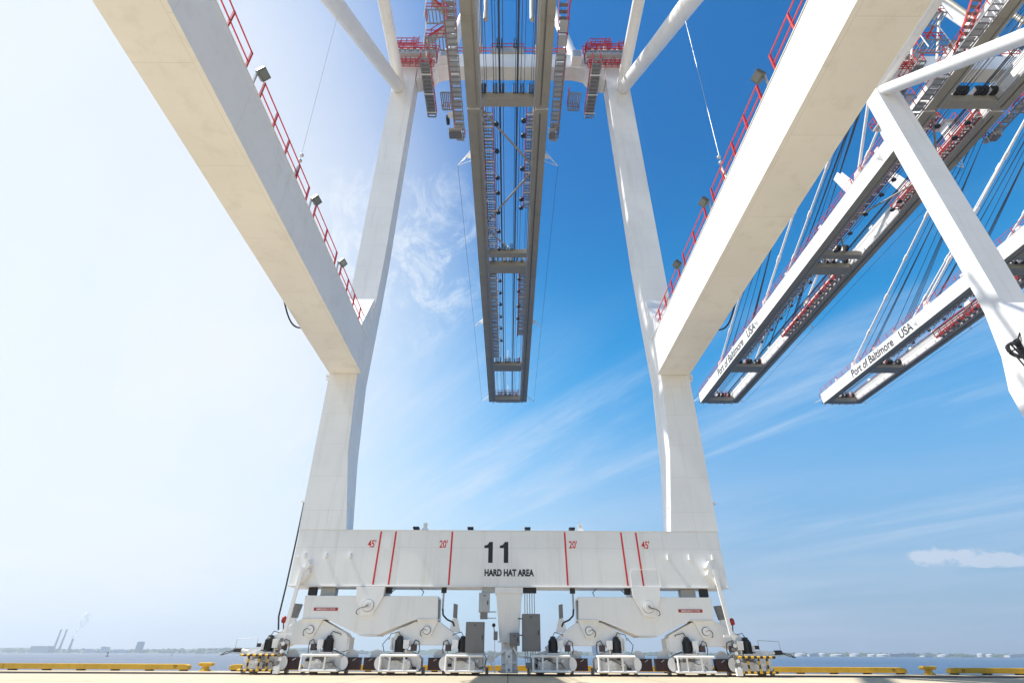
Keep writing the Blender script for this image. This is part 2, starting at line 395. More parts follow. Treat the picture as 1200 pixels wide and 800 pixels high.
# water
def water_mat():
    m = bpy.data.materials.new('harbour_water'); m.use_nodes = True; t = m.node_tree; b = t.nodes['Principled BSDF']
    b.inputs['Base Color'].default_value = (0.035, 0.075, 0.13, 1); b.inputs['Roughness'].default_value = 0.22; b.inputs['IOR'].default_value = 1.33
    tcn = t.nodes.new('ShaderNodeTexCoord'); mp = t.nodes.new('ShaderNodeMapping'); mp.inputs['Scale'].default_value = (0.35, 1, 1)
    t.links.new(tcn.outputs['Object'], mp.inputs[0])
    n1 = t.nodes.new('ShaderNodeTexNoise'); n1.inputs['Scale'].default_value = 0.55; n1.inputs['Detail'].default_value = 8; n1.inputs['Roughness'].default_value = 0.62; t.links.new(mp.outputs[0], n1.inputs[0])
    bn = t.nodes.new('ShaderNodeBump'); bn.inputs['Strength'].default_value = 1.0; bn.inputs['Distance'].default_value = 0.55; t.links.new(n1.outputs[0], bn.inputs['Height']); t.links.new(bn.outputs[0], b.inputs['Normal'])
    n2 = t.nodes.new('ShaderNodeTexNoise'); n2.inputs['Scale'].default_value = 0.02; n2.inputs['Detail'].default_value = 6; t.links.new(mp.outputs[0], n2.inputs[0])
    r = t.nodes.new('ShaderNodeValToRGB'); t.links.new(n2.outputs[0], r.inputs[0]); r.color_ramp.elements[0].position = .35; r.color_ramp.elements[0].color = (0.018, 0.04, 0.09, 1); r.color_ramp.elements[1].position = .65; r.color_ramp.elements[1].color = (0.035, 0.07, 0.13, 1)
    t.links.new(r.outputs[0], b.inputs['Base Color'])
    return m
b = MB(); b.add([(-5900, -5900, -2.6), (5900, -5900, -2.6), (5900, 5900, -2.6), (-5900, 5900, -2.6)], [(0, 1, 2, 3)])
structure(b.build('water', water_mat()))

# crane rails, set 4 cm proud of the quay
def crane_rail(y, lab):
    b = MB(); b.box(-400, 400, y - 0.35, y + 0.35, 0.004, 0.012, GRY); b.box(-400, 400, y - 0.035, y + 0.035, 0.012, 0.07, STL)
    return tag(b.build('crane_rail', STL), lab, 'rail', 'crane rails sunk in the quay')
crane_rail(30.45, 'steel crane rail along the quay edge, under the wheels of crane 11')

# far shores: low wooded terrain
def shore(name, x0, x1, y, depth, hfun, label, seed):
    rnd = random.Random(seed); b = MB(); n = 150; rows = 6; vs_ = []
    for j in range(rows + 1):
        v = j / rows
        for i in range(n + 1):
            u = i / n; x = x0 + (x1 - x0) * u
            z = -3.0 + (hfun(x) + 3.0) * math.sin(math.pi * min(1, v * 0.5 + (0.0 if j else 0)) ) if j else -3.2
            if 0 < j: z += rnd.uniform(-1, 1) * 1.3
            vs_.append((x, y + depth * v, z))
    fs = [(j*(n+1)+i, j*(n+1)+i+1, (j+1)*(n+1)+i+1, (j+1)*(n+1)+i) for j in range(rows) for i in range(n)]
    b.add(vs_, fs, None, True)
    e = rows * (n + 1)
    for i in range(n): pass
    o = b.build(name, mat(name + '_ground', (0.07, 0.10, 0.055), 0.9, var=0.4, scale=0.02))
    return structure(o)
def hl_(x): return 19 + 5 * math.sin(x / 310.0) + 3 * math.sin(x / 97.0 + 1) + (6 if x < -1250 and x > -1650 else 0) * 1.0
shore('hills', -5200, -150, 3000, 900, hl_, '', 3)
shore('hills', -420, 4200, 2600, 700, lambda x: 11 + 2.5 * math.sin(x / 210.0) + 1.5 * math.sin(x / 61.0 + 2) + (14 if -400 < x < -150 else 0), '', 4)
# woods as ground cover on the ridges
LEAF = mat('far_foliage', (0.055, 0.085, 0.035), 0.9, var=0.5, scale=0.06)
b = MB(); rnd = random.Random(5)
for i in range(1500):
    x = rnd.uniform(-4300, 3500); y0 = 3000 if x < -200 else 2600
    v = rnd.uniform(0.0, 0.5); h0 = (hl_(x) if x < -200 else 11)
    z = -3 + (h0 + 3) * math.sin(math.pi * v * 0.5)
    r_ = rnd.uniform(6, 13); vv = y0 + (900 if x < -200 else 700) * v
    n = 7; vs_ = []
    for j, (q, zz) in enumerate(((0.9, -0.3), (1.0, 0.25), (0.62, 0.62))):
        for k in range(n):
            a = 2 * math.pi * k / n + j; q2 = q * rnd.uniform(0.75, 1.15); vs_.append((x + r_*q2*math.cos(a), vv + r_*q2*math.sin(a), z + r_ * (zz + rnd.uniform(-.1, .1))))
    vs_.append((x, vv, z + r_ * rnd.uniform(0.75, 0.95)))
    b.add(vs_, [(j*n+k, j*n+(k+1) % n, (j+1)*n+(k+1) % n, (j+1)*n+k) for j in range(2) for k in range(n)] + [(2*n+k, 2*n+(k+1) % n, 3*n) for k in range(n)])
tag(b.build('far_woods', LEAF), kind='stuff', label='hazy woods along the far shores', cat='woods')

# yellow timber bull rails along the quay edge
def bull_rail(x0, x1, label, marks=True):
    t = empty('bull_rail', ((x0 + x1) / 2, 35.45, 0)); ox, oy = (x0 + x1) / 2, 35.45
    tag(t, label, 'bull rail', 'yellow bull rails along the quay edge')
    b = MB(); z0, z1 = 0.07, 0.34
    lng = x1 - x0; cut = [x0]
    k = max(1, round(lng / 9.0))
    for i in range(1, k): cut.append(x0 + lng * i / k + random.uniform(-.8, .8))
    cut.append(x1)
    for i, (a, c_) in enumerate(zip(cut[:-1], cut[1:])):
        e0 = a + (0.012 if i else 0); e1 = c_ - (0.012 if i < k - 1 else 0)
        b.prism([(e0 + (0 if i else .0), z0), (e1, z0), (e1, z1 - (.0 if i < k-1 else .07)), (e1 - (0 if i < k-1 else .25), z1), (e0 + (0 if i else .25), z1), (e0, z1 - (0 if i else .07))], 1, oy - 0.19, oy + 0.19, YEL)
    b.v = [(x - ox, y - oy, z) for x, y, z in b.v]
    b.build('timber', YEL, t, bevel=0.02)
    n = int(lng / 1.9)
    for i in range(n + 1):
        s = MB(); x = x0 + 0.3 + (lng - 0.6) * i / n - ox
        s.box(x - 0.16, x + 0.16, -0.17, 0.17, 0.002, 0.069)
        s.build('spacer_block', BLK, t)
    if marks:
        for xx in (x0 + 0.75, x1 - 0.75):
            text_mesh('stencil_number', '77', 0.20, INK, t, (xx - ox, -0.192, 0.13), (R(90), 0, 0), bold=0.004, align='CENTER')
bull_rail(-48.5, -18.35, 'yellow timber bull rail on the quay edge, left of the left bollard')
bull_rail(-16.0, 22.9, 'long yellow timber bull rail on the quay edge behind the wheels of crane 11')
bull_rail(25.4, 58, 'yellow timber bull rail on the quay edge, right of the right bollard')
def bollard(x, label, top_dir=1):
    t = empty('bollard', (x, 35.2, 0)); tag(t, label, 'bollard', 'yellow bollards on the quay edge')
    b = MB(); b.lathe((0, 0, 0), [(0.30, 0.002), (0.30, 0.05), (0.21, 0.07), (0.18, 0.22), (0.24, 0.30)]); b.build('post', YEL, t)
    b = MB(); b.prism([(-.32, .24), (.32 , .24), (.40, .30), (.40, .37), (.33, .42), (-.33, .42), (-.40, .37), (-.40, .30)], 1, -0.20, 0.20); b.build('head', YEL, t, bevel=0.04)
    b = MB()
    for k in range(6): b.tube((0.26 * math.cos(k), 0.26 * math.sin(k), 0.05), (0.26 * math.cos(k), 0.26 * math.sin(k), 0.085), 0.025, n=6)
    b.build('anchor_bolt', STL, t)
bollard(-17.3, 'squat yellow mooring bollard left of the crane, between two bull rails')
bollard(24.1, 'squat yellow mooring bollard right of the crane, between two bull rails')

# ------------------------------------------------------------------ the cranes
ZB = 47.5                                  # underside of the boom
CX = -0.28                                 # boom centre line
HW = 4.02                                  # half width over the girders
GW = 1.22                                  # girder width
HINGE = 32.6; TIP = 103.0; BACK = -12.0
def make_leg(root, side, back):
    b = MB(); o = side
    if not back:
        secs = [(6.70, 11.45*o, 8.87*o, 29.7, 31.1), (11.1, 11.5*o, 9.5*o, 29.7, 32.0), (16.4, 11.52*o, 9.76*o, 29.7, 32.1), (18.7, 11.4*o, 9.5*o, 29.7, 31.5), (22.2, 11.2*o, 9.3*o, 29.7, 31.2), (26.0, 11.2*o, 9.20*o, 29.7, 31.15), (49.6, 11.2*o, 9.1*o, 29.7, 31.2)]
    else:
        secs = [(6.70, 11.45*o, 8.87*o, -2.5, -1.0), (11.1, 11.5*o, 9.5*o, -3.6, -1.0), (16.0, 11.55*o, 9.76*o, -4.4, -1.0), (22.2, 11.2*o, 9.25*o, -4.4, -1.0), (49.0, 11.2*o, 9.2*o, -4.2, -1.3)]
    b.loft(secs)
    lg = b.build('leg', WHS, root)
    if not back:
        h = MB(); xo, xi = 11.46*o, 9.46*o
        h.prism([(29.70, 22.1), (28.0, 18.86), (29.70, 18.86)], 0, xo, xi); h.build('haunch', WHS, lg)
        e = MB()   # lifting eye and small cleats
        x = 11.62 * o
        e.disc((x, 29.9, 16.25), 1, 0.20, 0.10); e.box(x - .12, x + .12, 29.85, 30.0, 15.9, 16.2)
        e.box(11.5*o, 11.72*o, 29.9, 30.1, 8.2, 8.3); e.box(9.1*o - .0, 9.1*o - .12*o, 29.9, 30.1, 8.0, 8.12); e.build('cleat', WHT, lg)
    return lg

def make_portal_beam(root, o, flood):
    b = MB(); b.box(11.5*o, 9.5*o, -1.0, 29.69, 16.3, 18.85)
    pb = b.build('portal_beam', WHY, root)
    f = MB(); 
    f.box(11.53*o, 9.47*o, -1.0, 29.66, 16.262, 16.297); f.box(11.53*o, 9.47*o, -1.0, 28.0, 18.853, 18.885); f.build('flange_plate', WHY, pb)
    r = MB(); y0 = 1.0
    segs = [(1.0, 11.1), (12.3, 17.6), (18.7, 22.3), (23.3, 29.2)]
    for a, c_ in segs: railing(r, [(9.62*o, a, 18.89), (9.62*o, c_, 18.89)], h=1.12, step=1.45, r=0.028, post=0.075)
    r.build('railing', RED, pb)
    r = MB(); railing(r, [(11.38*o, 1.0, 18.89), (11.38*o, 27.5, 18.89)], h=1.12, step=1.45, r=0.028, post=0.075); r.build('railing', RED, pb)
    for y in (11.75, 18.15, 22.85):
        f = MB(); x = 9.5*o; 
        # housing tilted to shine inward and down
        c0 = Vector((x - 0.10*o, y, 19.72)); nrm = Vector((-0.75*o, -0.25, -0.62)).normalized(); s_ = Vector((0, 1, 0)); s_ = (s_ - nrm * s_.dot(nrm)).normalized(); u_ = nrm.cross(s_)
        f.obox(c0, nrm * 0.11, s_ * 0.22, u_ * 0.19); fl = f.build('floodlight', HOUS, pb, bevel=0.03)
        g = MB(); g.obox(c0 + nrm * 0.116, nrm * 0.01, s_ * 0.17, u_ * 0.14); g.build('glass', GLS, fl)
        g = MB(); g.beam((x + 0.15*o, y, 18.89), (x + 0.15*o, y, 19.85), 0.07, 0.07); g.beam((x + 0.15*o, y, 19.7), c0 - nrm * 0.14, 0.06, 0.06); g.build('bracket', LGRY, fl)
    c = MB()   # cable hanging in a bight on the outer side
    pts = [Vector((11.64*o, 21.6 + 3.4 * t, 16.75 - 0.75 * math.sin(math.pi * t))) for t in [i / 10 for i in range(11)]]
    c.path(pts, 0.045, BLK); c.box(11.53*o, 11.68*o, 21.4, 21.8, 16.6, 17.0, BLK); c.box(11.53*o, 11.68*o, 24.8, 25.2, 16.6, 17.0, BLK); c.build('cable_bight', BLK, pb)
    g = MB(); g.path([(9.62*o, 16.2, 19.8), (9.7*o, 16.2, 19.2)], 0.06, LGRY); g.tube((9.62*o, 16.2, 19.7), (10.5*o, 16.9, 34.0), 0.013, LGRY, 6)
    g.ball((9.62*o, 16.2, 20.2), 0.09, LGRY); g.ball((9.63*o, 16.22, 20.6), 0.09, LGRY); g.build('stay_cable', LGRY, pb)
    return pb

def make_bogie(root, x, s, bd, y0, end=False, full=True):
    """a driven truck under a corner; x is its centre, s the side of its wheel guard, bd the side of the junction box"""
    b = MB(); yb = y0
    # side frames
    b.prism([(x-.98, .30), (x-.86, .14), (x+.86, .14), (x+.98, .30), (x+.98, .70), (x+.70, .90), (x+.25, 1.06), (x-.25, 1.06), (x-.70, .90), (x-.98, .70)], 1, yb - .42, yb - .30)
    b.prism([(x-.98, .30), (x-.86, .14), (x+.86, .14), (x+.98, .30), (x+.98, .70), (x+.70, .90), (x+.25, 1.06), (x-.25, 1.06), (x-.70, .90), (x-.98, .70)], 1, yb + .30, yb + .42)
    b.box(x - .55, x + .55, yb - .30, yb + .30, .42, .95); b.box(x - .2, x + .2, yb - .28, yb + .28, .95, 1.25)
    bo = b.build('bogie', DWHT, root, bevel=0.015)
    for wx in (-.52, .52):
        w_ = MB(); w_.disc((x + wx, yb, .36), 1, .29, .16, STL, 24); w_.disc((x + wx, yb - .095, .36), 1, .34, .03, STL, 24); w_.disc((x + wx, yb - .16, .36), 1, .11, .28, DWHT, 12); w_.build('wheel', STL, bo)
    if full:
        g = MB()   # gearbox with a round cover
        g.box(x - .62, x + .05, yb - .62, yb - .43, .22, .78, DWHT); g.disc((x - .26 * s, yb - .66, .42), 1, .25, .10, WHT, 22); g.disc((x - .26 * s, yb - .73, .42), 1, .10, .06, DWHT, 12)
        for k in range(5): g.box(x - .5, x + .1, yb - .67, yb - .625, .62 + k * .035, .635 + k * .035, GRY)
        for k in range(6): g.disc((x - .26*s + .2*math.cos(k*1.05), yb - .72, .42 + .2*math.sin(k*1.05)), 1, .018, .03, GRY, 6)
        g.box(x + .30, x + .52, yb - .58, yb - .43, .35, .62, LGRY)
        rq = random.Random(int(x * 10))
        g.build('gearbox', DWHT, bo)
        for k in range(5):
            u = MB(); ux = x + rq.uniform(-.8, .7); uz = rq.uniform(.28, .78); uw = rq.uniform(.04, .12); u.box(ux - uw, ux + uw, yb - rq.uniform(.50, .62), yb - .425, uz - rq.uniform(.03, .08), uz + rq.uniform(.03, .08)); u.build('fitting', (GRY, BLK, LGRY, DWHT)[rq.randrange(4)], bo)
        u = MB(); u.path([(x - .8, yb - .5, .75), (x - .5, yb - .8, .6), (x - .2, yb - .82, .7), (x + .2, yb - .78, .5), (x + .45, yb - .6, .55), (x + .7, yb - .5, .3)], .016, BLK); u.build('hose', BLK, bo)
        u = MB(); u.box(x - 1.14, x - .99, yb - .12, yb + .12, .075, .34, GRY); u.build('rail_sweeper', GRY, bo)
        u = MB(); u.box(x + .99, x + 1.14, yb - .12, yb + .12, .075, .34, GRY); u.build('rail_sweeper', GRY, bo)
        m_ = MB(); mx_ = x + .14 * s
        m_.lathe((mx_, yb - .50, 0), [(.24, .96), (.24, 1.0), (.20, 1.02), (.20, 1.5), (.17, 1.56), (.13, 1.60), (.13, 1.66), (.06, 1.68)], BLK, 14)
        for k in range(14): a = 2*math.pi*k/14; m_.obox((mx_ + .21*math.cos(a), yb - .50 + .21*math.sin(a), 1.26), (.025*math.cos(a), .025*math.sin(a), 0), (-.006*math.sin(a), .006*math.cos(a), 0), (0, 0, .22), BLK)
        m_.box(mx_ - .27, mx_ + .27, yb - .74, yb - .26, .90, .957, DWHT)
        m_.build('motor', BLK, bo)
        j = MB(); jx = mx_ + .36 * bd; j.prism([(jx-.14, 1.12), (jx+.12, 1.12), (jx+.15, 1.50), (jx-.15, 1.50)], 1, yb - .72, yb - .52); j.box(jx - .03, jx + .03, yb - .64, yb - .60, .90, 1.12); j.build('junction_box', WHT, bo, bevel=0.01)
        d = MB(); d.box(jx + .22*bd, jx + .50*bd, yb - .60, yb - .34, 1.02, 1.30); d.build('brake', mat_brake, bo, bevel=0.02)
        # maroon wheel guard and a round topped cover plate
        q = MB(); gx = x + 1.50 * s; q.box(gx - .31, gx + .31, yb - .55, yb - .15, .22, .72); q.box(gx - .33, gx + .33, yb - .57, yb - .13, .722, .74); q.box(x + .98*s, gx - .3*s, yb - .4, yb - .3, .3, .5, DWHT); q.beam((gx - .05, yb - .58, .60), (gx + .12, yb - .58, .70), .03, .03, LGRY); q.build('wheel_guard', MAR, bo, bevel=0.01)
        q = MB(); cx_ = gx - .22 * s; pts = [(cx_ - .34, .26), (cx_ + .30, .26)] + [(cx_ - .02 + .32*math.cos(t), .78 + .30*math.sin(t)) for t in [i*math.pi/10 for i in range(11)]]
        q.prism(pts, 1, yb - .10 , yb - .04); q.build('cover_plate', WHT, bo)
        q = MB(); cx_ = gx - .50 * s; pts = [(cx_ + .20*math.cos(t)*(1.3 if math.cos(t)*s > 0 else .5), .50 + .30*math.sin(t)) for t in [i*math.pi/10 for i in range(20)]]
        q.prism(pts, 1, yb - .665, yb - .63); q.build('cover_plate', WHT, bo)
        c = MB(); c.path([(jx + .3*bd, yb - .5, 1.28), (jx + .42*bd, yb - .55, 1.5), (jx + .6*bd, yb - .5, 1.42), (jx + .64*bd, yb - .45, 1.1), (jx + .60*bd, yb - .45, .9)], .02, BLK)
        c.path([(mx_, yb - .5, 1.68), (mx_ + .1*s, yb - .5, 1.85), (mx_ + .5*s, yb - .45, 1.75), (mx_ + .6*s, yb - .3, 1.5)], .018, BLK)
        c.path([(x + .9*s, yb - .3, .95), (x + 1.0*s, yb - .4, 1.3), (x + 0.75*s, yb - .3, 1.62)], .018, BLK); c.build('hose', BLK, bo)
        # guard rail of bent pipe in front
        g = MB(); x0, x1 = x - .88, x + .88; yg = yb - 1.12
        def seg(p, q_, r_):
            if not end: g.tube(p, q_, r_, WHT, 8); return
            p = Vector(p); q_ = Vector(q_); n = max(2, int((q_ - p).length / .14))
            for k in range(n): g.tube(p.lerp(q_, k / n), p.lerp(q_, (k + 1) / n), r_, (YEL, BLK)[k % 2], 8)
        rr_ = .055
        for z in (.82, .20):
            seg((x0, yg, z), (x1, yg, z), rr_); seg((x0, yg, z), (x0, yb - .45, z), rr_); seg((x1, yg, z), (x1, yb - .45, z), rr_)
        for xx in ((x0 + .45, x1 - .62) if not end else (x0 + .42, x0 + .95, x1 - .42)): seg((xx, yg, .20), (xx, yg, .82), rr_ * .9)
        seg((x0 - .0, yg, .20), (x0, yg, .82), rr_ * .9) if not end else None
        g.build('guard_rail', YEL if end else WHT, bo)
    return bo
mat_brake = mat('brown_brake_housing', (0.07, 0.04, 0.035), 0.5, var=0.15, scale=4)

def make_corner(root, o, y, detail):
    """equaliser beams and trucks under one corner; y is the rail"""
    yf = y - 0.66; yk = y + 0.80
    def X(v): return [(-abs(a) * (-o) if False else a * o, z) for a, z in v]
    # main equaliser, (distance from the crane centre, height)
    me_ = MB(); me_.prism(X([(10.48, 3.45), (3.61, 3.45), (3.56, 2.41), (4.55, 2.41), (4.85, 2.33), (6.5, 1.70), (7.42, 1.69), (9.25, 2.41), (10.40, 2.41)]), 1, yf, yk)
    eq = me_.build('equaliser_beam', WHT, root, bevel=0.02)
    f = MB(); f.beam((3.56*o, (yf+yk)/2, 2.39), (4.6*o, (yf+yk)/2, 2.39), yk - yf + .10, .035); f.beam((10.42*o, (yf+yk)/2, 2.39), (9.2*o, (yf+yk)/2, 2.39), yk - yf + .10, .035)
    f.beam((6.5*o, (yf+yk)/2, 1.675), (7.42*o, (yf+yk)/2, 1.675), yk-yf+.06, .03); f.beam((3.56*o, yf+.3, 3.3), (3.56*o, yf+.3, 2.45), .09, .5, GRY); f.build('flange_plate', WHT, eq)
    # hanger bracket and pin
    h = MB(); h.prism(X([(7.85, 3.86), (6.38, 3.86), (6.42, 3.42), (6.88, 2.56), (7.42, 2.54), (7.82, 3.42)]), 1, yf - .14, yf - .03)
    h.prism(X([(7.85, 3.86), (6.38, 3.86), (6.42, 3.42), (6.88, 2.56), (7.42, 2.54), (7.82, 3.42)]), 1, yk + .03, yk + .14)
    h.prism(X([(7.85, 3.86), (6.38, 3.86), (6.42, 3.50), (7.82, 3.50)]), 1, yf - .029, yk + .029); hb = h.build('hanger_bracket', WHT, root, bevel=0.012)
    p = MB(); p.disc((7.13*o, yf - .155, 3.0), 1, .30, .03, LGRY, 26); p.disc((7.13*o, yf - .19, 3.0), 1, .27, .08, WHT, 26); p.disc((7.13*o, yf - .23, 3.0), 1, .16, .06, DWHT, 20); p.disc((7.13*o, yf - .28, 3.0), 1, .06, .05, LGRY, 12)
    for k in range(8): p.disc((7.13*o + .21*math.cos(k*.785), yf - .21, 3.0 + .21*math.sin(k*.785)), 1, .022, .03, LGRY, 6)
    p.build('pivot_pin', WHT, hb)
    c = MB(); c.path([Vector((7.13*o, yf - .30, 3.0)) + Vector((o * q, 0, w_)) for q, w_ in ((0, 0), (.12, -.08), (.35, -.12), (.50, -.22), (.52, -.36), (.42, -.42))], .02, BLK)
    c.path([(6.6*o, yf + .1, 3.85), (6.1*o, yf + .2, 3.62), (5.9*o, yf + .3, 3.8)], .02, BLK); c.path([(4.6*o, yf + .1, 3.85), (4.4*o, yf + .2, 3.66), (4.5*o, yf + .3, 3.5)], .02, BLK); c.build('grease_hose', BLK, hb)
    for (pc, prof) in ((9.94, [(9.42, 2.36), (8.15, 1.78), (8.02, 1.62), (8.0, 1.02), (8.3, .98), (9.0, 1.28), (10.9, 1.28), (11.6, .98), (12.3, .98), (12.3, 1.28), (11.8, 1.66), (10.6, 2.36)]),
                       (4.08, [(4.75, 2.30), (5.62, 1.84), (5.76, 1.6), (5.74, 1.02), (5.3, .98), (4.9, 1.28), (2.9, 1.28), (2.0, 1.00), (1.85, 1.2), (2.5, 1.66), (3.5, 2.30)])):
        s = MB(); s.prism(X(prof), 1, y - .42, y + .42); se = s.build('rocker_beam', WHT, root, bevel=0.02)
        k_ = MB(); k_.prism(X([(pc+.55, 2.40), (pc-.55, 2.40), (pc-.18, 1.62), (pc+.18, 1.62)]), 1, y - .54, y - .44); k_.prism(X([(pc+.55, 2.40), (pc-.55, 2.40), (pc-.18, 1.62), (pc+.18, 1.62)]), 1, y + .44, y + .54)
        k_.disc((pc*o, y - .55, 1.92), 1, .20, .02, GRY, 20); k_.disc((pc*o, y - .60, 1.92), 1, .17, .10, WHT, 20); k_.disc((pc*o, y - .63, 1.92), 1, .07, .05, DWHT, 12)
        k_.path([Vector((pc*o, y - .64, 1.9)) + Vector((q*o, 0, w_)) for q, w_ in ((0, 0), (.14, .08), (.28, 0), (.30, -.18), (.22, -.26))], .018, BLK)
        k_.build('pivot_bracket', WHT, se)
        e_ = MB(); nx = 8.0 if pc > 9 else 5.76
        e_.box(nx*o, (nx - .09 if pc > 9 else nx + .09)*o, y - .45, y + .45, 1.05, 1.60); e_.build('end_plate', DWHT, se)
    for i, x in enumerate((12.0, 9.05, 5.25, 2.1)):
        make_bogie(root, x * o, (-o, -o, o, o)[i], (-o, o, -o, o)[i], y, end=(i == 0), full=detail)
    if not detail: return
    # outer tie post and lamp brackets
    t = MB(); x = 10.62*o; ty = yf - .42
    t.beam((10.72*o, ty, 4.75), (11.0*o, ty, 1.75), .17, .10); t.box(10.60*o, 11.25*o, ty - .05, ty + .05, 1.66, 1.76); t.prism([(10.35*o, 4.85), (10.55*o, 5.15), (10.68*o, 4.45)], 1, ty - .03, ty + .5)
    for k in range(9): t.disc((11.02*o + .05*(-1)**k, ty, 1.62 - .16*k), 1, .085, .07, (WHT, GRY)[k % 2], 12)
    t.box(10.9*o, 11.18*o, ty - .09, ty + .09, .06, .36); t.build('storm_tie_down', WHT, root)
    for (lx, lz, wd, tilt) in ((11.0, 2.78, .25, .07), (2.72, 2.80, .10, 0)):
        l = MB(); c0 = Vector((lx*o, y - .25, lz)); l.obox(c0, (wd, 0, 0.02 * o), (0, .12, 0), (-tilt * o, 0, .32)); ll = l.build('warning_lamp', GRY, root, bevel=.01)
        q = MB(); q.prism([((lx-.14)*o, lz - .34), ((lx+.12)*o, lz - .34), ((lx+.26)*o, lz - .95), ((lx-.3)*o, lz - .95)], 1, y - .32, y - .22); q.build('bracket', WHT, ll)
    bk = MB(); bk.disc((11.45*o, y - .3, 2.32), 1, .12, .10, SIGN, 12); bk.ball((11.45*o, y - .3, 2.42), .12, SIGN); bk.tube((11.45*o, y - .3, 2.25), (11.35*o, y - .3, 1.7), .03, BLK, 6); bk.build('beacon', SIGN, root)
    # drop pipe and cable
    d = MB(); d.box(3.22*o, 3.48*o, yf + .1, yf + .3, 3.62, 3.86, BLK); d.tube((3.36*o, yf + .2, 3.64), (3.36*o, yf + .2, 2.9), .05, LGRY, 8)
    d.path([(3.36*o, yf + .2, 2.9), (3.32*o, yf + .2, 2.6), (3.1*o, yf + .15, 2.4), (2.8*o, yf + .1, 2.28), (2.7*o, yf, 2.1)], .045, BLK); d.build('drop_pipe', LGRY, root)
    d = MB(); d.box(6.1*o, 6.36*o, yf + .2, yf + .5, 3.60, 3.86); d.build('limit_switch', BLK, root)
    d = MB(); d.box(9.1*o, 9.85*o, y - .2, y + .35, 3.452, 3.86, LGRY); d.box(10.05*o, 10.45*o, y - .4, y - .1, 3.5, 3.86, BLK); d.build('stop_block', LGRY, root)
    sg = MB(); sg.box(8.68*o, 9.90*o, yf - .02, yf - .002, 2.76, 2.90); sg_ = sg.build('sign_plate', SIGN, root)
    text_mesh('sign_lettering', 'EMERGENCY STOP', .115, WINK, sg_, (9.29*o, yf - .022, 2.79), (R(90), 0, 0), sx=1.0, bold=.001, align='CENTER', depth=.002)
    for bx in (10.3, 3.85, 3.7): 
        pass

def bumper(root, o, y):
    b = MB(); b.tube((12.95*o, y - .1, .98), (13.35*o, y - .1, 1.02), .07, WHT, 10); b.box(12.3*o, 12.95*o, y - .25, y + .05, .86, 1.10, WHT); b.tube((13.35*o, y - .1, 1.02), (13.72*o, y - .1, 1.03), .10, BLK, 12)
    b.path([(13.7*o, y - .1, 1.03), (14.1*o, y - .1, .95), (14.35*o, y - .1, .80), (14.1*o, y - .1, .86), (13.75*o, y - .1, .98)], .02, BLK)
    b.path([(12.6*o, y - .2, 1.12), (12.6*o, y - .2, 1.55), (13.65*o, y - .2, 1.5), (13.65*o, y - .2, 1.1)], .014, LGRY); b.box(12.35*o, 12.55*o, y - .3, y - .1, 1.16, 1.32, BLK)
    b.build('buffer', WHT, root)

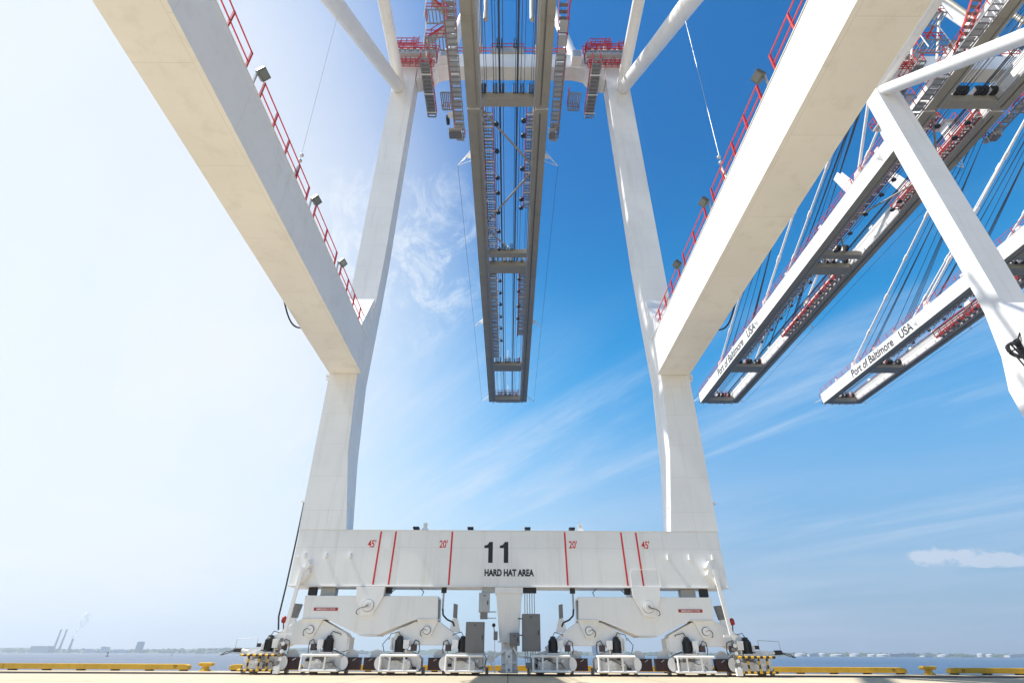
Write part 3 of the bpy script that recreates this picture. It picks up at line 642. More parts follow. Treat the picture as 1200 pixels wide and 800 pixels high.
def make_boom(root):
    L0, L1 = CX - HW, CX - HW + GW; R0, R1 = CX + HW - GW, CX + HW
    H = 2.15
    for (x0, x1, inn) in ((L0, L1, 1), (R0, R1, -1)):
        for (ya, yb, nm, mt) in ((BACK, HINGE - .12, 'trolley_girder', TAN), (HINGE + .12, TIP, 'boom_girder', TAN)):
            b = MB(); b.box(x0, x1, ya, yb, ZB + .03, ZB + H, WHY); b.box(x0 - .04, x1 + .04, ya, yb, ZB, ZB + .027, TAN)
            b.box(x0 - .03, x1 + .03, ya, yb, ZB + H + .003, ZB + H + .03, WHY)
            xi = x1 if inn > 0 else x0     # trolley rail shelf on the inner side
            b.box(xi + .045*inn, xi + .24*inn, ya, yb, ZB + .10, ZB + .22, LGRY); b.box(xi + .10*inn, xi + .16*inn, ya, yb, ZB + .223, ZB + .34, STL)
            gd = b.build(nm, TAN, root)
            k = MB(); yy = ya + 2
            while yy < yb - 1:
                k.box(xi + .003*inn, xi + .20*inn, yy - .02, yy + .02, ZB + .345, ZB + .8, WHT); yy += 2.4
            k.build('stiffener', WHT, gd)
            for yq in ([y_ for y_ in (38.5, 47.0, 59.5, 72.0, 84.0, 95.0)] if nm == 'boom_girder' else [24.0]):
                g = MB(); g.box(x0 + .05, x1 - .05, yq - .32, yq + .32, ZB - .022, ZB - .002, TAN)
                for a_ in range(5):
                    for c__ in (-.24, -.10, .10, .24): xx = x0 + .15 + a_*(GW - .3)/4; g.disc((xx, yq + c__, ZB - .03), 2, .028, .03, STL, 6)
                g.build('splice_plate', TAN, gd)
            g = MB(); xs_ = x0 + (.38 if inn < 0 else .95); g.box(xs_, xs_ + .045, ya + .4, yb - .3, ZB - .07, ZB - .002, GRY); 
            if inn < 0: g.box(xs_ + .09, xs_ + .12, ya + .4, yb - .3, ZB - .06, ZB - .002, BLK)
            g.build('conduit', GRY, gd)
            if nm == 'boom_girder':
                rl = MB(); xo = x0 + .15 if inn > 0 else x1 - .15
                railing(rl, [(xo, ya + 1, ZB + H + .03), (xo, yb - .3, ZB + H + .03)], h=1.05, step=2.1, r=.03, post=.07); rl.build('railing', RED, gd)
                for yq in (43.5, 70.0, 91.0):
                    g = MB(); g.prism([(yq - .9, ZB + H + .031), (yq + .9, ZB + H + .031), (yq + .1, ZB + H + 1.3), (yq - .5, ZB + H + 1.3)], 0, (x0 + x1)/2 - .2, (x0 + x1)/2 + .2); g.build('stay_lug', WHT, gd)
                for yq in (39.5, 52, 62, 78, 84, 97):
                    g = MB(); xc = (x0 + x1)/2; g.box(xc - .3, xc + .3, yq - .3, yq + .3, ZB + H + .031, ZB + H + .75); g.box(xc - .45, xc + .45, yq - .1, yq + .1, ZB + H + .2, ZB + H + .35, LGRY); g.build('fitting', WHT, gd)
    # hinge plates
    for x in (L0, L1, R0, R1):
        h = MB(); h.box(x - .06, x + .06, HINGE - .4, HINGE + .4, ZB + .5, ZB + 1.9); h.disc((x, HINGE, ZB + 1.2), 0, .28, .2); h.build('hinge_plate', DWHT, root)
    # cross ties
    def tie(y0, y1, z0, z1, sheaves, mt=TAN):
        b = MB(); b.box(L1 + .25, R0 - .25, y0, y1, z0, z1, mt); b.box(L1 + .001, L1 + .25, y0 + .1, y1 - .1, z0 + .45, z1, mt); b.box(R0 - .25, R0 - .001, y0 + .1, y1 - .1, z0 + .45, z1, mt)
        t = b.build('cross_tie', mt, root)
        for sx in sheaves:
            s = MB()
            for q in (-.16, 0, .16): s.disc((CX + sx + q, y0 - .30, z1 + .18), 0, .46, .08, BLK, 18)
            s.box(CX + sx - .28, CX + sx - .24, y0 - .5, y1, z1 + .002, z1 + .5, DWHT); s.box(CX + sx + .24, CX + sx + .28, y0 - .5, y1, z1 + .002, z1 + .5, DWHT); s.build('rope_sheave', BLK, t)
    tie(31.55, 32.45, ZB + .1, ZB + 1.1, (-2.35, -1.25, -.55, .75, 1.4, 2.3))
    tie(54.6, 55.5, ZB + .15, ZB + .9, (-.5, .5)); tie(57.2, 58.9, ZB + .1, ZB + 1.0, (-2.0, -.4, .4, 2.0))
    tie(86.6, 89.0, ZB + .1, ZB + .9, (-1.9, -.3, .3, 1.9)); tie(101.8, 103.4, ZB + .05, ZB + 1.1, (-1.8, -.4, .4, 1.8))
    # boom tip: platform rails, catwalk and buffers
    b = MB(); railing(b, [(L1, 101.6, ZB + 1.12), (R0, 101.6, ZB + 1.12)], h=1.0, step=.8); railing(b, [(L0, 103.5, ZB + 1.5), (R1, 103.5, ZB + 1.5)], h=1.0, step=1.0); b.build('railing', RED, root)
    b = MB(); b.box(L0, R1, 103.41, 103.62, ZB + .25, ZB + .5); 
    for k in range(5): b.box(L0 + .8 + k*1.55, L0 + .9 + k*1.55, 103.62, 104.05, ZB + .05, ZB + .3, GRY)
    b.build('end_beam', GRY, root)
    for k in range(7):
        q = MB(); xq = L1 + .5 + k * .9; q.box(xq - .12, xq + .12, 101.9, 102.5, ZB + 1.12, ZB + 1.5 + .5 * (k % 3)); q.beam((xq, 102.2, ZB + 1.3), (xq + .3, 101.2, ZB + .6), .06, .06); q.build('fitting', (WHT, RED, LGRY)[k % 3], root)
        q = MB(); q.box(xq - .1, xq + .1, 86.1, 86.55, ZB + .7, ZB + 1.3 + .3 * (k % 2)); q.build('fitting', (WHT, BLK, RED)[k % 3], root)
        q = MB(); q.box(xq - .12, xq + .12, 56.2, 56.7, ZB + .6, ZB + 1.2 + .3 * (k % 2)); q.build('fitting', (WHT, GRY, WHT)[k % 3], root)
    rq = random.Random(11)
    for k in range(44):
        left_ = k % 2 == 0
        yq = (33.8 + k * .47) if k < 40 and left_ else (59.4 + k * .42)
        if not left_ and yq > 76: continue
        xq = -3.0 + rq.uniform(0, .18) if left_ else 2.42 + rq.uniform(0, .12)
        q = MB(); q.box(xq, xq + .14, yq, yq + rq.uniform(.2, .6), 47.72, 48.0); q.build('fitting', (WHT, RED, LRED, WHT, GRY)[rq.randrange(5)], root)
    for yq in (87.0, 102.0, 57.0):    # little masts over the ties
        b = MB(); b.tube((CX, yq, ZB + 1.0), (CX, yq, ZB + 3.6), .07); b.beam((CX - .8, yq, ZB + 1.0), (CX, yq, ZB + 2.6), .08, .08); b.beam((CX + .8, yq, ZB + 1.0), (CX, yq, ZB + 2.6), .08, .08); b.build('mast', WHT, root)
    # lacing tubes
    b = MB(); z = ZB + .55
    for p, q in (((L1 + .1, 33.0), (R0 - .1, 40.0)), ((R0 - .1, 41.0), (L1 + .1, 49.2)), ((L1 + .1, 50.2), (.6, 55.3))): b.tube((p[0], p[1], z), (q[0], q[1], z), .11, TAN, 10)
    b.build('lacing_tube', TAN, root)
    # inner walkways with red rails
    def walk(x0, x1, ya, yb, z, parent=None):
        b = MB(); grating(b, x0, x1, ya, yb, z, GRATE, 'y', .42, .20); w_ = b.build('walkway', GRATE, root)
        b = MB(); railing(b, [(x0 - .12, ya, z - .1), (x0 - .12, yb, z - .1)], h=1.1, step=1.5, r=.055, mids=(0, .55)); railing(b, [(x1 + .12, ya, z - .1), (x1 + .12, yb, z - .1)], h=1.1, step=1.5, r=.055, mids=(0, .55))
        b.build('railing', RED, w_)
        b = MB(); y = ya
        while y < yb: b.beam((x0 - .15, y, z - .16), (x1 + .15, y, z - .16), .07, .10, WHT); y += 1.5
        b.build('deck_bearer', WHT, w_)
    walk(-2.78, -1.95, 33.6, 54.2, 48.2); walk(-2.85, -2.05, 59.2, 84.6, 48.2)
    walk(1.75, 2.35, 33.6, 46.6, 48.2); walk(1.55, 2.25, 59.2, 76.5, 48.2)
    # the dense service boxes seen along the outer half of the left walkway
    for (xc, ya, yb) in ((-2.4, 59.5, 84.0), (1.95, 59.5, 76.0)):
        b = MB(); y = ya
        while y < yb:
            b.box(xc - .5, xc + .5, y, y + .5, 47.85, 48.0, LGRY); b.box(xc - .62, xc - .50, y, y + .75, 47.7, 48.05, SIGN); b.box(xc + .50, xc + .60, y, y + .3, 47.7, 48.05, WHT); y += 1.15
        b.build('festoon_trolley', LGRY, root)
    for (x, ys) in ((-1.45, (34.6, 38.0, 41.7, 44.0, 47.2, 50.6, 54.0, 61, 64, 67, 70.5, 74, 78)), (1.35, (34.2, 36.0, 40.4, 45.0, 46.4, 60.5, 63.5, 67.5, 71.0))):
        for y in ys:
            b = MB(); b.lathe((x, y, 47.75), [(.27, 0), (.25, .18), (.12, .42), (.04, .5)], BLK, 12); b.add([(x + .26*math.cos(t*.52), y + .26*math.sin(t*.52), 47.76) for t in range(12)], [tuple(reversed(range(12)))], DGLS)
            b.beam((x, y, 48.2), (x + (-.5 if x < 0 else .4), y, 48.2), .05, .05, BLK); b.build('boom_lamp', BLK, root)
    # outer walkways at the hinge with their stairs
    for o, x0, x1 in ((-1, -5.75, -4.75), (1, 4.1, 5.0)):
        b = MB(); grating(b, x0, x1, 20.0 if o < 0 else 27, 35.8, 47.3, GRATE, 'y', .5, .12); y = 24
        while y < 35.5: b.box(x0 + .1, x1 - .1, y, y + 1.05, 47.33, 47.36, LGRY); y += 1.25
        w_ = b.build('walkway', GRATE, root)
        b = MB(); xr = x0 if o < 0 else x1
        railing(b, [(xr, 20.0, 47.35), (xr, 35.8, 47.35)], h=1.1, step=1.3); railing(b, [(x0, 35.8, 47.35), (x1, 35.8, 47.35)], h=1.1, step=.5); b.build('railing', RED, w_)
        b = MB()      # boarded stair flight seen from below
        for k in range(16): b.box(x0 + .15, x1 - .1, 26.6 - k*.42, 26.9 - k*.42, 47.4 + k*.28, 47.45 + k*.28, GRY)
        b.beam((x0 + .1, 26.9, 47.35), (x0 + .1, 20.2, 51.8), .06, .22, RED); b.beam((x1 - .06, 26.9, 47.35), (x1 - .06, 20.2, 51.8), .06, .22, RED)
        b.build('stair_flight', GRY, root)
        b = MB()      # hanging service cradle under the hinge
        ca_, cb_ = (-6.3, -5.0) if o < 0 else (3.95, 4.6)
        b.box(ca_, cb_, 34.6, 35.4, 46.5, 46.56, GRY); b.box(ca_, cb_, 34.4, 35.2, 46.7, 46.95, LGRY)
        for xx in (ca_, cb_): b.beam((xx, 34.6, 46.5), (xx, 34.6, 47.3), .05, .05, WHT); b.beam((xx, 35.4, 46.5), (xx, 35.4, 47.3), .05, .05, WHT)
        if o < 0: b.box(-6.5, -6.2, 33.4, 34.2, 47.1, 47.6, BLK); b.box(-6.3, -5.8, 33.0, 33.5, 47.2, 47.5, WHT)
        b.build('service_cradle', GRY, root)
        # outrigger arms that carry a trip wire
        for y in (39.0, 72.5, 102.6):
            b = MB(); xg = L0 if o < 0 else R1; e_ = (xg - 1.6, y + 1.0, ZB + .4) if o < 0 else (xg + 1.6, y + 1.0, ZB + .4)
            b.beam((xg, y - .7, ZB + .9), e_, .05, .05); b.beam((xg, y + .7, ZB + .9), e_, .05, .05); b.beam((xg, y, ZB + 1.5), e_, .05, .05)
            if y < 100: b.prism([(xg - .75 if o < 0 else xg + .75, ZB + .55), (xg, ZB + .3), (xg, ZB + 1.5)], 1, y - .03, y + .03)
            b.build('outrigger_arm', WHT, root)
        b = MB(); xw = (L0 - 1.6) if o < 0 else (R1 + 1.6); b.tube((xw, 40, ZB + .4), (xw, 73.5, ZB + .4), .02, ROPE, 5); b.tube((xw, 73.5, ZB + .4), (xw, 103.6, ZB + .4), .02, ROPE, 5); b.build('trip_wire', ROPE, root)
    # wire ropes
    for x, z, r_ in ((-2.55, 48.9, .03), (-2.35, 48.9, .03), (-1.66, 48.7, .04), (-1.42, 48.7, .03), (-1.12, 48.6, .05), (-1.04, 48.7, .05), (-.74, 48.6, .04), (.46, 48.6, .04), (.62, 48.7, .05), (.70, 48.6, .05), (.98, 48.6, .04), (1.32, 48.7, .03), (2.0, 48.9, .03), (2.2, 48.9, .03)):
        b = MB(); b.tube((x, -8, z), (x, 102.5, z - .2), r_ * (1.1 if r_ > .045 else .9), ROPE, 5); b.build('hoist_rope', ROPE, root)
    # walkway under the trolley rails of the back part, seen as pale pipes
    for x in (-2.35, 1.95):
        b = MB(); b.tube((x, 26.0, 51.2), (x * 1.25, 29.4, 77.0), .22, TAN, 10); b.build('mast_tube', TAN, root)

def make_top(root):
    # waterside cross beam with haunches
    b = MB(); b.box(-6.1, 6.1, 29.75, 31.15, 49.95, 52.1)
    xb = b.build('upper_cross_beam', WHS, root, bevel=.01)
    for o in (-1, 1):
        h = MB(); h.prism([(6.11*o, 49.95), (7.1*o, 49.6), (7.75*o, 48.3), (9.05*o, 47.9), (9.05*o, 52.1), (6.11*o, 52.1)], 1, 29.75, 31.15); h.build('haunch', WHS, xb)
        h = MB(); h.box(9.0*o, 11.25*o, 29.6, 31.6, 49.61, 52.1); h.build('leg_cap', WHS, root)
        # platform round the top of the leg
        p = MB(); x0, x1 = sorted((11.4*o, 7.2*o)); zf = 50.3
        grating(p, x0, x1, 28.3, 29.55, zf, GRATE, 'x', .4, .12)
        for xx in (x0 + .3, (x0 + x1)/2, x1 - .3): p.beam((xx, 28.4, zf - .15), (xx, 29.6, zf - .9), .09, .09, WHT)
        p.box(x0, x1 , 28.4, 28.8, zf - .5, zf - .14, LGRY)
        pl = p.build('platform', GRATE, root)
        r = MB(); railing(r, [(x0, 28.3, zf), (x1, 28.3, zf)], h=1.1, step=1.1, r=.05, mids=(.35, .72)); railing(r, [(x0, 28.3, zf), (x0, 29.5, zf)], h=1.1, step=.7, r=.05); railing(r, [(x1, 28.3, zf), (x1, 29.5, zf)], h=1.1, step=.7, r=.05)
        z2 = 53.6
        railing(r, [(x0, 29.6, 52.12), (x1 if o < 0 else x1, 29.6, 52.12)], h=1.15, step=1.3, r=.05, mids=(.6,))
        for xx in (x0 + .2, x0 + 1.4, x0 + 2.6, x1 - .3): r.beam((xx, 28.6, zf - .6), (xx, 28.6, zf - 1.5), .07, .07); 
        r.beam((x0 + .2, 28.6, zf - 1.5), (x1 - .3, 28.6, zf - 1.5), .07, .07); r.beam((x0 + .2, 28.6, zf - 1.05), (x1 - .3, 28.6, zf - 1.05), .06, .06)
        r.build('railing', RED, pl)
        q = MB(); railing(q, [(x0 + .1, 28.9, zf - 1.75), (x1 - .1, 28.9, zf - 1.75)], h=1.0, step=.55, r=.04, mids=(0, .35, .7)); railing(q, [(x0 + .4, 28.0, zf + .4), (x0 + 2.4, 28.0, zf + .4)], h=1.0, step=.5, r=.04, mids=(0, .5)); q.build('railing', RED, pl)
        q = MB()
        for k in range(6): q.box(x0 + .5 + k*.62, x0 + .75 + k*.62, 28.35, 28.7, zf + .02, zf + .35 + .3*(k % 3))
        q.build('equipment_box', WHT, pl)
        for dx_, zz_ in ((.15, 1.9), (1.9, 2.6), (3.3, 2.1)):
            q = MB(); q.beam((x0 + dx_, 28.5, zf - .2), (x0 + dx_, 28.5, zf + zz_), .07, .07, RED); q.beam((x0 + dx_ + .5, 28.5, zf - .2), (x0 + dx_ + .5, 28.5, zf + zz_), .07, .07, RED)
            for k in range(int((zz_ + .2) / .3)): q.beam((x0 + dx_, 28.5, zf - .1 + k*.3), (x0 + dx_ + .5, 28.5, zf - .1 + k*.3), .04, .04, RED)
            q.build('ladder', RED, pl)
        # gangway along the inside of the leg head
        g = MB(); x0, x1 = sorted((8.35*o, 7.55*o)); grating(g, x0, x1, 27.6, 33.6, 47.6, GRATE, 'y', .38, .16)
        for yy in (29, 31, 33): g.beam((x0 - .1, yy, 47.42), (x1 + .1, yy, 47.42), .08, .08, WHT)
        g.box(x0 + .05, x1 - .05, 28.0, 33.4, 47.62, 47.65, GRY)
        gg = g.build('gangway', GRATE, root)
        r = MB(); railing(r, [(x0, 27.6, 47.6), (x0, 33.6, 47.6)], h=1.1, step=1.0); railing(r, [(x1, 27.6, 47.6), (x1, 33.6, 47.6)], h=1.1, step=1.0); r.build('railing', RED, gg)
        g = MB(); x0, x1 = sorted((9.0*o, 7.7*o)); x2, x3 = sorted((6.9*o, 5.8*o)); grating(g, x2, x3, 31.3, 33.2, 48.2, GRATE, 'x', .17, .11)
        gl = g.build('landing', GRATE, root)
        r = MB(); railing(r, [(x2, 33.2, 48.2), (x3, 33.2, 48.2)], h=1.1, step=.6); railing(r, [(x2 if o > 0 else x3, 31.3, 48.2), (x2 if o > 0 else x3, 33.2, 48.2)], h=1.1, step=.6); r.build('railing', RED, gl)
        # control box beside the haunch
        c = MB(); c.box(5.9*o, 6.9*o, 28.9, 29.7, 50.2, 51.4); c.box(6.0*o, 6.8*o, 28.86, 28.9, 50.3, 51.3, LGRY); c.build('junction_cabinet', WHT, root, bevel=.02)
        # tie tubes to the landside frame
        t = MB(); t.tube((10.55*o, 29.8, 47.2), (10.55*o, -1.5, 47.2), .50, WHY, 20); t.build('upper_tie_tube', WHY, root)
        t = MB(); t.tube((10.5*o, 29.85, 46.55), (10.5*o, -.5, 18.6), .56, WHT, 22); t.build('diagonal_brace', WHT, root)
        # A frame
        t = MB(); t.tube((6.4*o, 30.4, 52.0), (3.9*o + CX, 33.0, 75.0), .55, WHT, 18, r1=.42); t.build('apex_leg', WHT, root)
        t = MB(); t.tube((3.9*o + CX, 33.0, 75.0), (4.6*o, -1.5, 51.0), .28, WHT, 12); t.build('back_stay', WHT, root)
    b = MB(); b.box(-5.2 , 4.6, 32.4, 33.6, 74.4, 75.6)
    for q in (-3, -1, 1, 3): b.disc((q*.8, 33, 75.9), 0, .5, .2, BLK, 18)
    b.build('apex_beam', WHT, root)
    # landside cross beam
    b = MB(); b.box(-9.2, 9.2, -3.2, -1.6, 49.7, 51.8); b.build('upper_cross_beam', WHS, root)
    for o in (-1, 1):
        b = MB(); b.box(9.2*o, 11.2*o, -4.2, -1.3, 49.01, 51.8); b.build('leg_cap', WHS, root)
    # walkway railings and machinery on the cross beam
    b = MB(); railing(b, [(-5.6, 29.8, 52.13), (-1.9, 29.8, 52.13)], h=1.1, step=1.2, r=.045); railing(b, [(1.3, 29.8, 52.13), (5.6, 29.8, 52.13)], h=1.1, step=1.2, r=.045); railing(b, [(-1.9, 29.8, 52.9), (1.3, 29.8, 52.9)], h=1.1, step=1.0, r=.045); b.build('railing', RED, root)
    b = MB(); b.box(-1.9, 1.3, 29.5, 30.6, 52.13, 52.85, LGRY)
    for x in (-1.15, .55):
        for q in (-.22, 0, .22): b.disc((x + q, 29.5, 53.3), 0, .62, .09, BLK, 18)
        b.box(x - .4, x - .34, 29.6, 30.3, 52.86, 53.6, LGRY); b.box(x + .34, x + .4, 29.6, 30.3, 52.86, 53.6, LGRY)
    b.build('sheave_block', LGRY, root)
    # stair tower rising beside the left girder, landside of the cross beam
    b = MB(); r = MB(); d = MB()
    for xx in (-7.95, -5.55):
        b.beam((xx, 28.2, 49.0), (xx, 21.6, 58.6), .1, .22, WHT)
    zz = 49.2; flip = 0; xa, xb_ = -7.6, -5.9
    for k in range(5):
        z = zz + k*2.3; y = 27.2 - k*1.2
        grating(b, xa - .3, xb_ + .3, y - .7, y + .5, z, GRATE, 'x', .3, .1)
        railing(r, [(xa - .3, y - .7, z), (xb_ + .3, y - .7, z)], h=1.1, step=.6, r=.04); railing(r, [(xa - .3, y - .7, z), (xa - .3, y + .5, z)], h=1.1, step=.6, r=.04)
        a, c_ = (xa, xb_) if k % 2 == 0 else (xb_, xa)
        for q in range(8): t_ = q / 8; d.box(a + (c_ - a)*t_ - .12, a + (c_ - a)*t_ + .12, y - .6 , y + .1, z + 2.3*t_, z + 2.3*t_ + .04, LGRY)
        r.beam((a, y - .65, z + .1), (c_, y - .65, z + 2.4), .07, .2); r.beam((a, y - .65, z + 1.1), (c_, y - .65, z + 3.4), .06, .06)
        for xx in (xa - .3, xb_ + .3): r.beam((xx, y - .7, z - 1.2), (xx, y - .7, z + 2.3), .07, .07, WHT)
    st = b.build('stair_tower', GRATE, root); r.build('railing', RED, st); d.build('stair_flight', LGRY, st)
    # forestays
    for xs in (CX - HW + GW/2, CX + HW - GW/2):
        xa_ = (3.9 if xs > 0 else -3.9) + CX
        for (y, z, ty, tz) in ((91.0, 50.6, 33.3, 74.9), (70.0, 50.6, 33.3, 66.0), (43.3, 50.6, 33.2, 60.0)):
            b = MB(); p = Vector((xs, y, z)); q = Vector((xa_ * (1 if tz > 70 else 1.02), ty, tz)); b.tube(p, q, .16, WHT, 10)
            n = int((q - p).length // 7)
            for k in range(1, n): c0 = p.lerp(q, k / n); dd = (q - p).normalized(); b.tube(c0 - dd*.5, c0 + dd*.5, .25, WHT, 10)
            b.build('forestay', WHT, root)
        for k in range(9):
            b = MB(); b.tube((xs + (k % 4 - 2)*.22, 73.5 + k*1.25 + (5 if k > 4 else 0), 49.8), (xa_ + (k % 4 - 2)*.2, 33.4, 73.4), .045, ROPE, 5); b.build('boom_hoist_rope', ROPE, root)
        b = MB(); b.prism([(44.4, ZB + 2.19), (45.8, ZB + 2.19), (46.9, ZB + 6.2), (45.9, ZB + 6.4)], 0, xs - .06, xs + .06); b.prism([(44.4, ZB + 2.19), (45.8, ZB + 2.19), (46.9, ZB + 6.2), (45.9, ZB + 6.4)], 0, xs + .5, xs + .62); b.box(xs + .06, xs + .5, 45.5, 45.8, ZB + 2.5, ZB + 4.6); b.build('stay_rest', WHT, root)
    # maintenance platforms over the boom near the hinge
    for o in (-1, 1):
        xs = CX + o * (HW - GW/2)
        b = MB(); b.box(xs - .9, xs + .9, 36.6, 38.2, ZB + 4.2, ZB + 4.35, LGRY); b.box(xs - .5, xs + .5, 36.9, 37.9, ZB + 2.19, ZB + 4.2, WHT); pt = b.build('platform', LGRY, root)
        r = MB(); railing(r, [(xs - .9, 36.6, ZB + 4.35), (xs - .9, 38.2, ZB + 4.35), (xs + .9, 38.2, ZB + 4.35), (xs + .9, 36.6, ZB + 4.35)], h=1.1, step=.8, r=.04); r.build('railing', RED, pt)

def make_sill(root, y0, y1, front):
    b = MB(); b.box(-11.42, 11.42, y0, y1, 3.92, 6.66)
    s = b.build('sill_beam', WHS, root, bevel=.01)
    f = MB(); f.box(-11.46, 11.46, y0 - .05, y1 + .05, 3.88, 3.917); f.box(-11.46, 11.46, y0 - .03, y1 + .03, 6.663, 6.69); f.build('flange_plate', WHT, s)
    if not front: return s
    yf = y0 - .002
    for x0, x1, in ((-7.05, -7.0), (-6.18, -6.16), (-3.12, -3.10)): pass
    # length marks
    for xt, xb_ in ((6.94, 7.04), (6.13, 6.23), (3.06, 3.10)):
        for o in (-1, 1):
            m_ = MB(); w_ = .045
            m_.prism([(xt*o - w_, 6.62), (xt*o + w_, 6.62), (xb_*o + w_, 3.97), (xb_*o - w_, 3.97)], 1, y0 - .008, y0 - .003); m_.build('length_mark', LRED, s)
    for tx, st in ((-7.36, "45'"), (7.40, "45'"), (-3.50, "20'"), (3.48, "20'")):
        text_mesh('length_lettering', st, .52, LRED, s, (tx, yf, 5.80), (R(90), 0, 0), sx=.72, bold=.010, align='CENTER')
    # access hatch, padeyes, caps
    h = MB(); h.box(-6.84, -6.32, y0 - .02, y0 - .004, 5.72, 6.60); h.build('hatch', WHT, s)
    h = MB()
    for a, c_ in (((6.42, 3.95), (6.42, 4.62)), ((6.42, 4.62), (6.55, 4.75)), ((6.55, 4.75), (7.8, 4.75)), ((7.8, 4.75), (7.93, 4.62)), ((7.93, 4.62), (7.93, 3.95))): h.beam((a[0], y0 - .012, a[1]), (c_[0], y0 - .012, c_[1]), .018, .03)
    h.build('weld_outline', WHT, s)
    for x in (-10.82, -9.68, -8.41, 8.53, 9.67, 10.9):
        p = MB(); p.prism([(x - .08, 5.24), (x + .02, 5.20), (x + .05, 5.36), (x, 5.50), (x - .07, 5.46)], 1, y0 - .14, y0 - .002); p.build('padeye', WHT, s)
    for o in (-1, 1):
        p = MB(); p.prism([(10.35*o, 4.5), (10.68*o, 4.0), (10.95*o, 3.95), (10.6*o, 5.05)], 1, y0 - .30, y0 - .002); p.build('tie_bracket', WHT, s, bevel=.01)
    for x in (-4.92, -4.66): pass
    for x in (-4.6, 3.95):
        p = MB(); p.prism([(x - .24, 6.691), (x + .24, 6.691), (x + .1, 6.88), (x + .07, 7.0), (x - .07, 7.0), (x - .1, 6.88)], 1, y0 + .2, y0 + .28); p.disc((x, y0 + .24, 7.02), 1, .12, .08, m=None, n=14); p.build('lifting_lug', WHT, s)
    for x in (-5.1, -2.1, 1.05, 3.5):
        p = MB(); p.box(x - .16, x + .16, y0 + .1, y0 + .5, 6.80, 6.90); p.box(x - .10, x - .06, y0 + .2, y0 + .4, 6.691, 6.80); p.box(x + .06, x + .10, y0 + .2, y0 + .4, 6.691, 6.80); p.build('sensor', BLK, s)
    p = MB(); p.box(-11.35, -11.2, y0 - .12, y0 - .003, 5.2, 5.3); p.build('cleat', WHT, s)
    return s

def make_column(root):
    y = 30.45
    b = MB(); b.loft([(1.45, -.42, .55, 30.1, 30.9), (3.55, -.62, .70, 29.75, 31.2), (3.62, -.68, .76, 29.7, 31.25), (3.875, -.68, .76, 29.7, 31.25)])
    c = b.build('stowage_column', WHT, root, bevel=.012)
    b = MB(); b.box(-.5, .6, 29.98, 30.2, 1.40, 1.46); b.box(-.33, .47, 30.15, 30.7, .25, 1.40); b.beam((-.1, 30.0, 1.1), (-.72, 30.0, .72), .13, .10); b.beam((.25, 30.0, 1.2), (.55, 30.0, .80), .10, .10); b.beam((.55, 30.0, .8), (1.15, 30.0, .75), .10, .10); b.beam((1.1, 30.0, .78), (1.1, 30.0, .1), .08, .08)
    b.box(-.12, .22, 29.95, 30.15, .12, 1.1); b.box(-.3, .45, 29.94, 30.14, .50, .56); b.box(-.36, .5, 30.1, 30.75, .10, .25, LGRY)
    for z in (.25, .8): b.disc((.05, 29.93, z), 1, .05, .05, GRY, 10)
    b.build('stowage_pin_guide', DWHT, c, bevel=.008)
    b = MB(); b.disc((-.85, 30.1, .72), 1, .20, .06); b.tube((-.85, 30.1, .55), (-.6, 30.1, .12), .035); b.build('lever', WHT, c)
    # cabinets
    def cab(x0, x1, z0, z1, m_, name='electrical_cabinet', y0=29.75, y1=30.1):
        b = MB(); b.box(x0, x1, y0, y1, z0, z1); o = b.build(name, m_, root, bevel=.015)
        d = MB(); d.box(x0 + .04, x1 - .04, y0 - .02, y0 - .002, z0 + .05, z1 - .05); d.build('door', m_, o)
        h = MB(); h.box(x1 - .12, x1 - .08, y0 - .05, y0 - .022, (z0 + z1)/2 - .1, (z0 + z1)/2 + .08, BLK); h.box((x0+x1)/2 - .06, (x0+x1)/2 + .06, y0 - .024, y0 - .021, z1 - .16, z1 - .12, BLK); h.build('handle', BLK, o)
        return o
    cab(-2.12, -1.18, .95, 2.29, GRY); cab(-1.50, -.95, 2.72, 3.62, LGRY); cab(.70, 1.62, 1.02, 2.66, GRY); cab(.08, .58, 1.26, 1.82, GRY)
    b = MB(); b.box(-1.42, -1.05, 29.8, 30.05, 2.42, 2.72, GRY); b.box(-1.38, -.7, 29.85, 30.05, 3.62, 3.87, LGRY); b.beam((-.95, 29.95, 2.75), (-.6, 29.95, 2.75), .05, .05, LGRY); b.beam((-1.05, 29.95, 2.47), (-.6, 29.95, 2.47), .04, .04, LGRY); b.build('cabinet_mount', LGRY, root)
    b = MB(); b.box(-.72, -.52, 29.8, 30.0, 1.5, 1.88, GRY); b.disc((-.72, 29.85, 2.15), 1, .09, .10, BLK, 12); b.tube((-.72, 29.87, 2.1), (-.68, 29.87, 1.85), .02, BLK, 6); b.tube((-.66, 29.87, 1.5), (-.66, 29.87, .3), .018, WHT, 6); b.build('push_button_station', GRY, root)
    for x in (.86, .98, 1.11, 1.23, 1.35):
        b = MB(); b.tube((x, 29.92, 2.66), (x, 29.92, 3.66), .022, LGRY, 8); b.tube((x, 29.92, .55), (x, 29.92, 1.02), .022, LGRY, 8); b.build('conduit', LGRY, root)
    b = MB(); b.box(.76, 1.46, 29.8, 30.05, 3.62, 3.87, BLK); b.box(.86, 1.36, 29.8, 30.05, .32, .55, GRY); b.beam((.5, 29.95, 2.45), (.70, 29.95, 2.45), .05, .05, BLK); b.beam((.5, 29.95, 1.72), (.70, 29.95, 1.72), .05, .05, BLK); b.build('cable_gland_box', BLK, root)
    b = MB(); b.box(-2.2, -1.1, 29.8, 30.1, .83, .945, LGRY)
    b.path([(-1.18, 29.9, .92), (-1.05, 29.9, .7), (-1.12, 29.9, .38), (-1.4, 29.95, .3)], .022, BLK); b.beam((-2.1, 30.0, .84), (-2.1, 30.0, .1), .05, .05); b.beam((-1.25, 30.0, .84), (-1.25, 30.0, .1), .05, .05); b.build('cabinet_stand', LGRY, root)

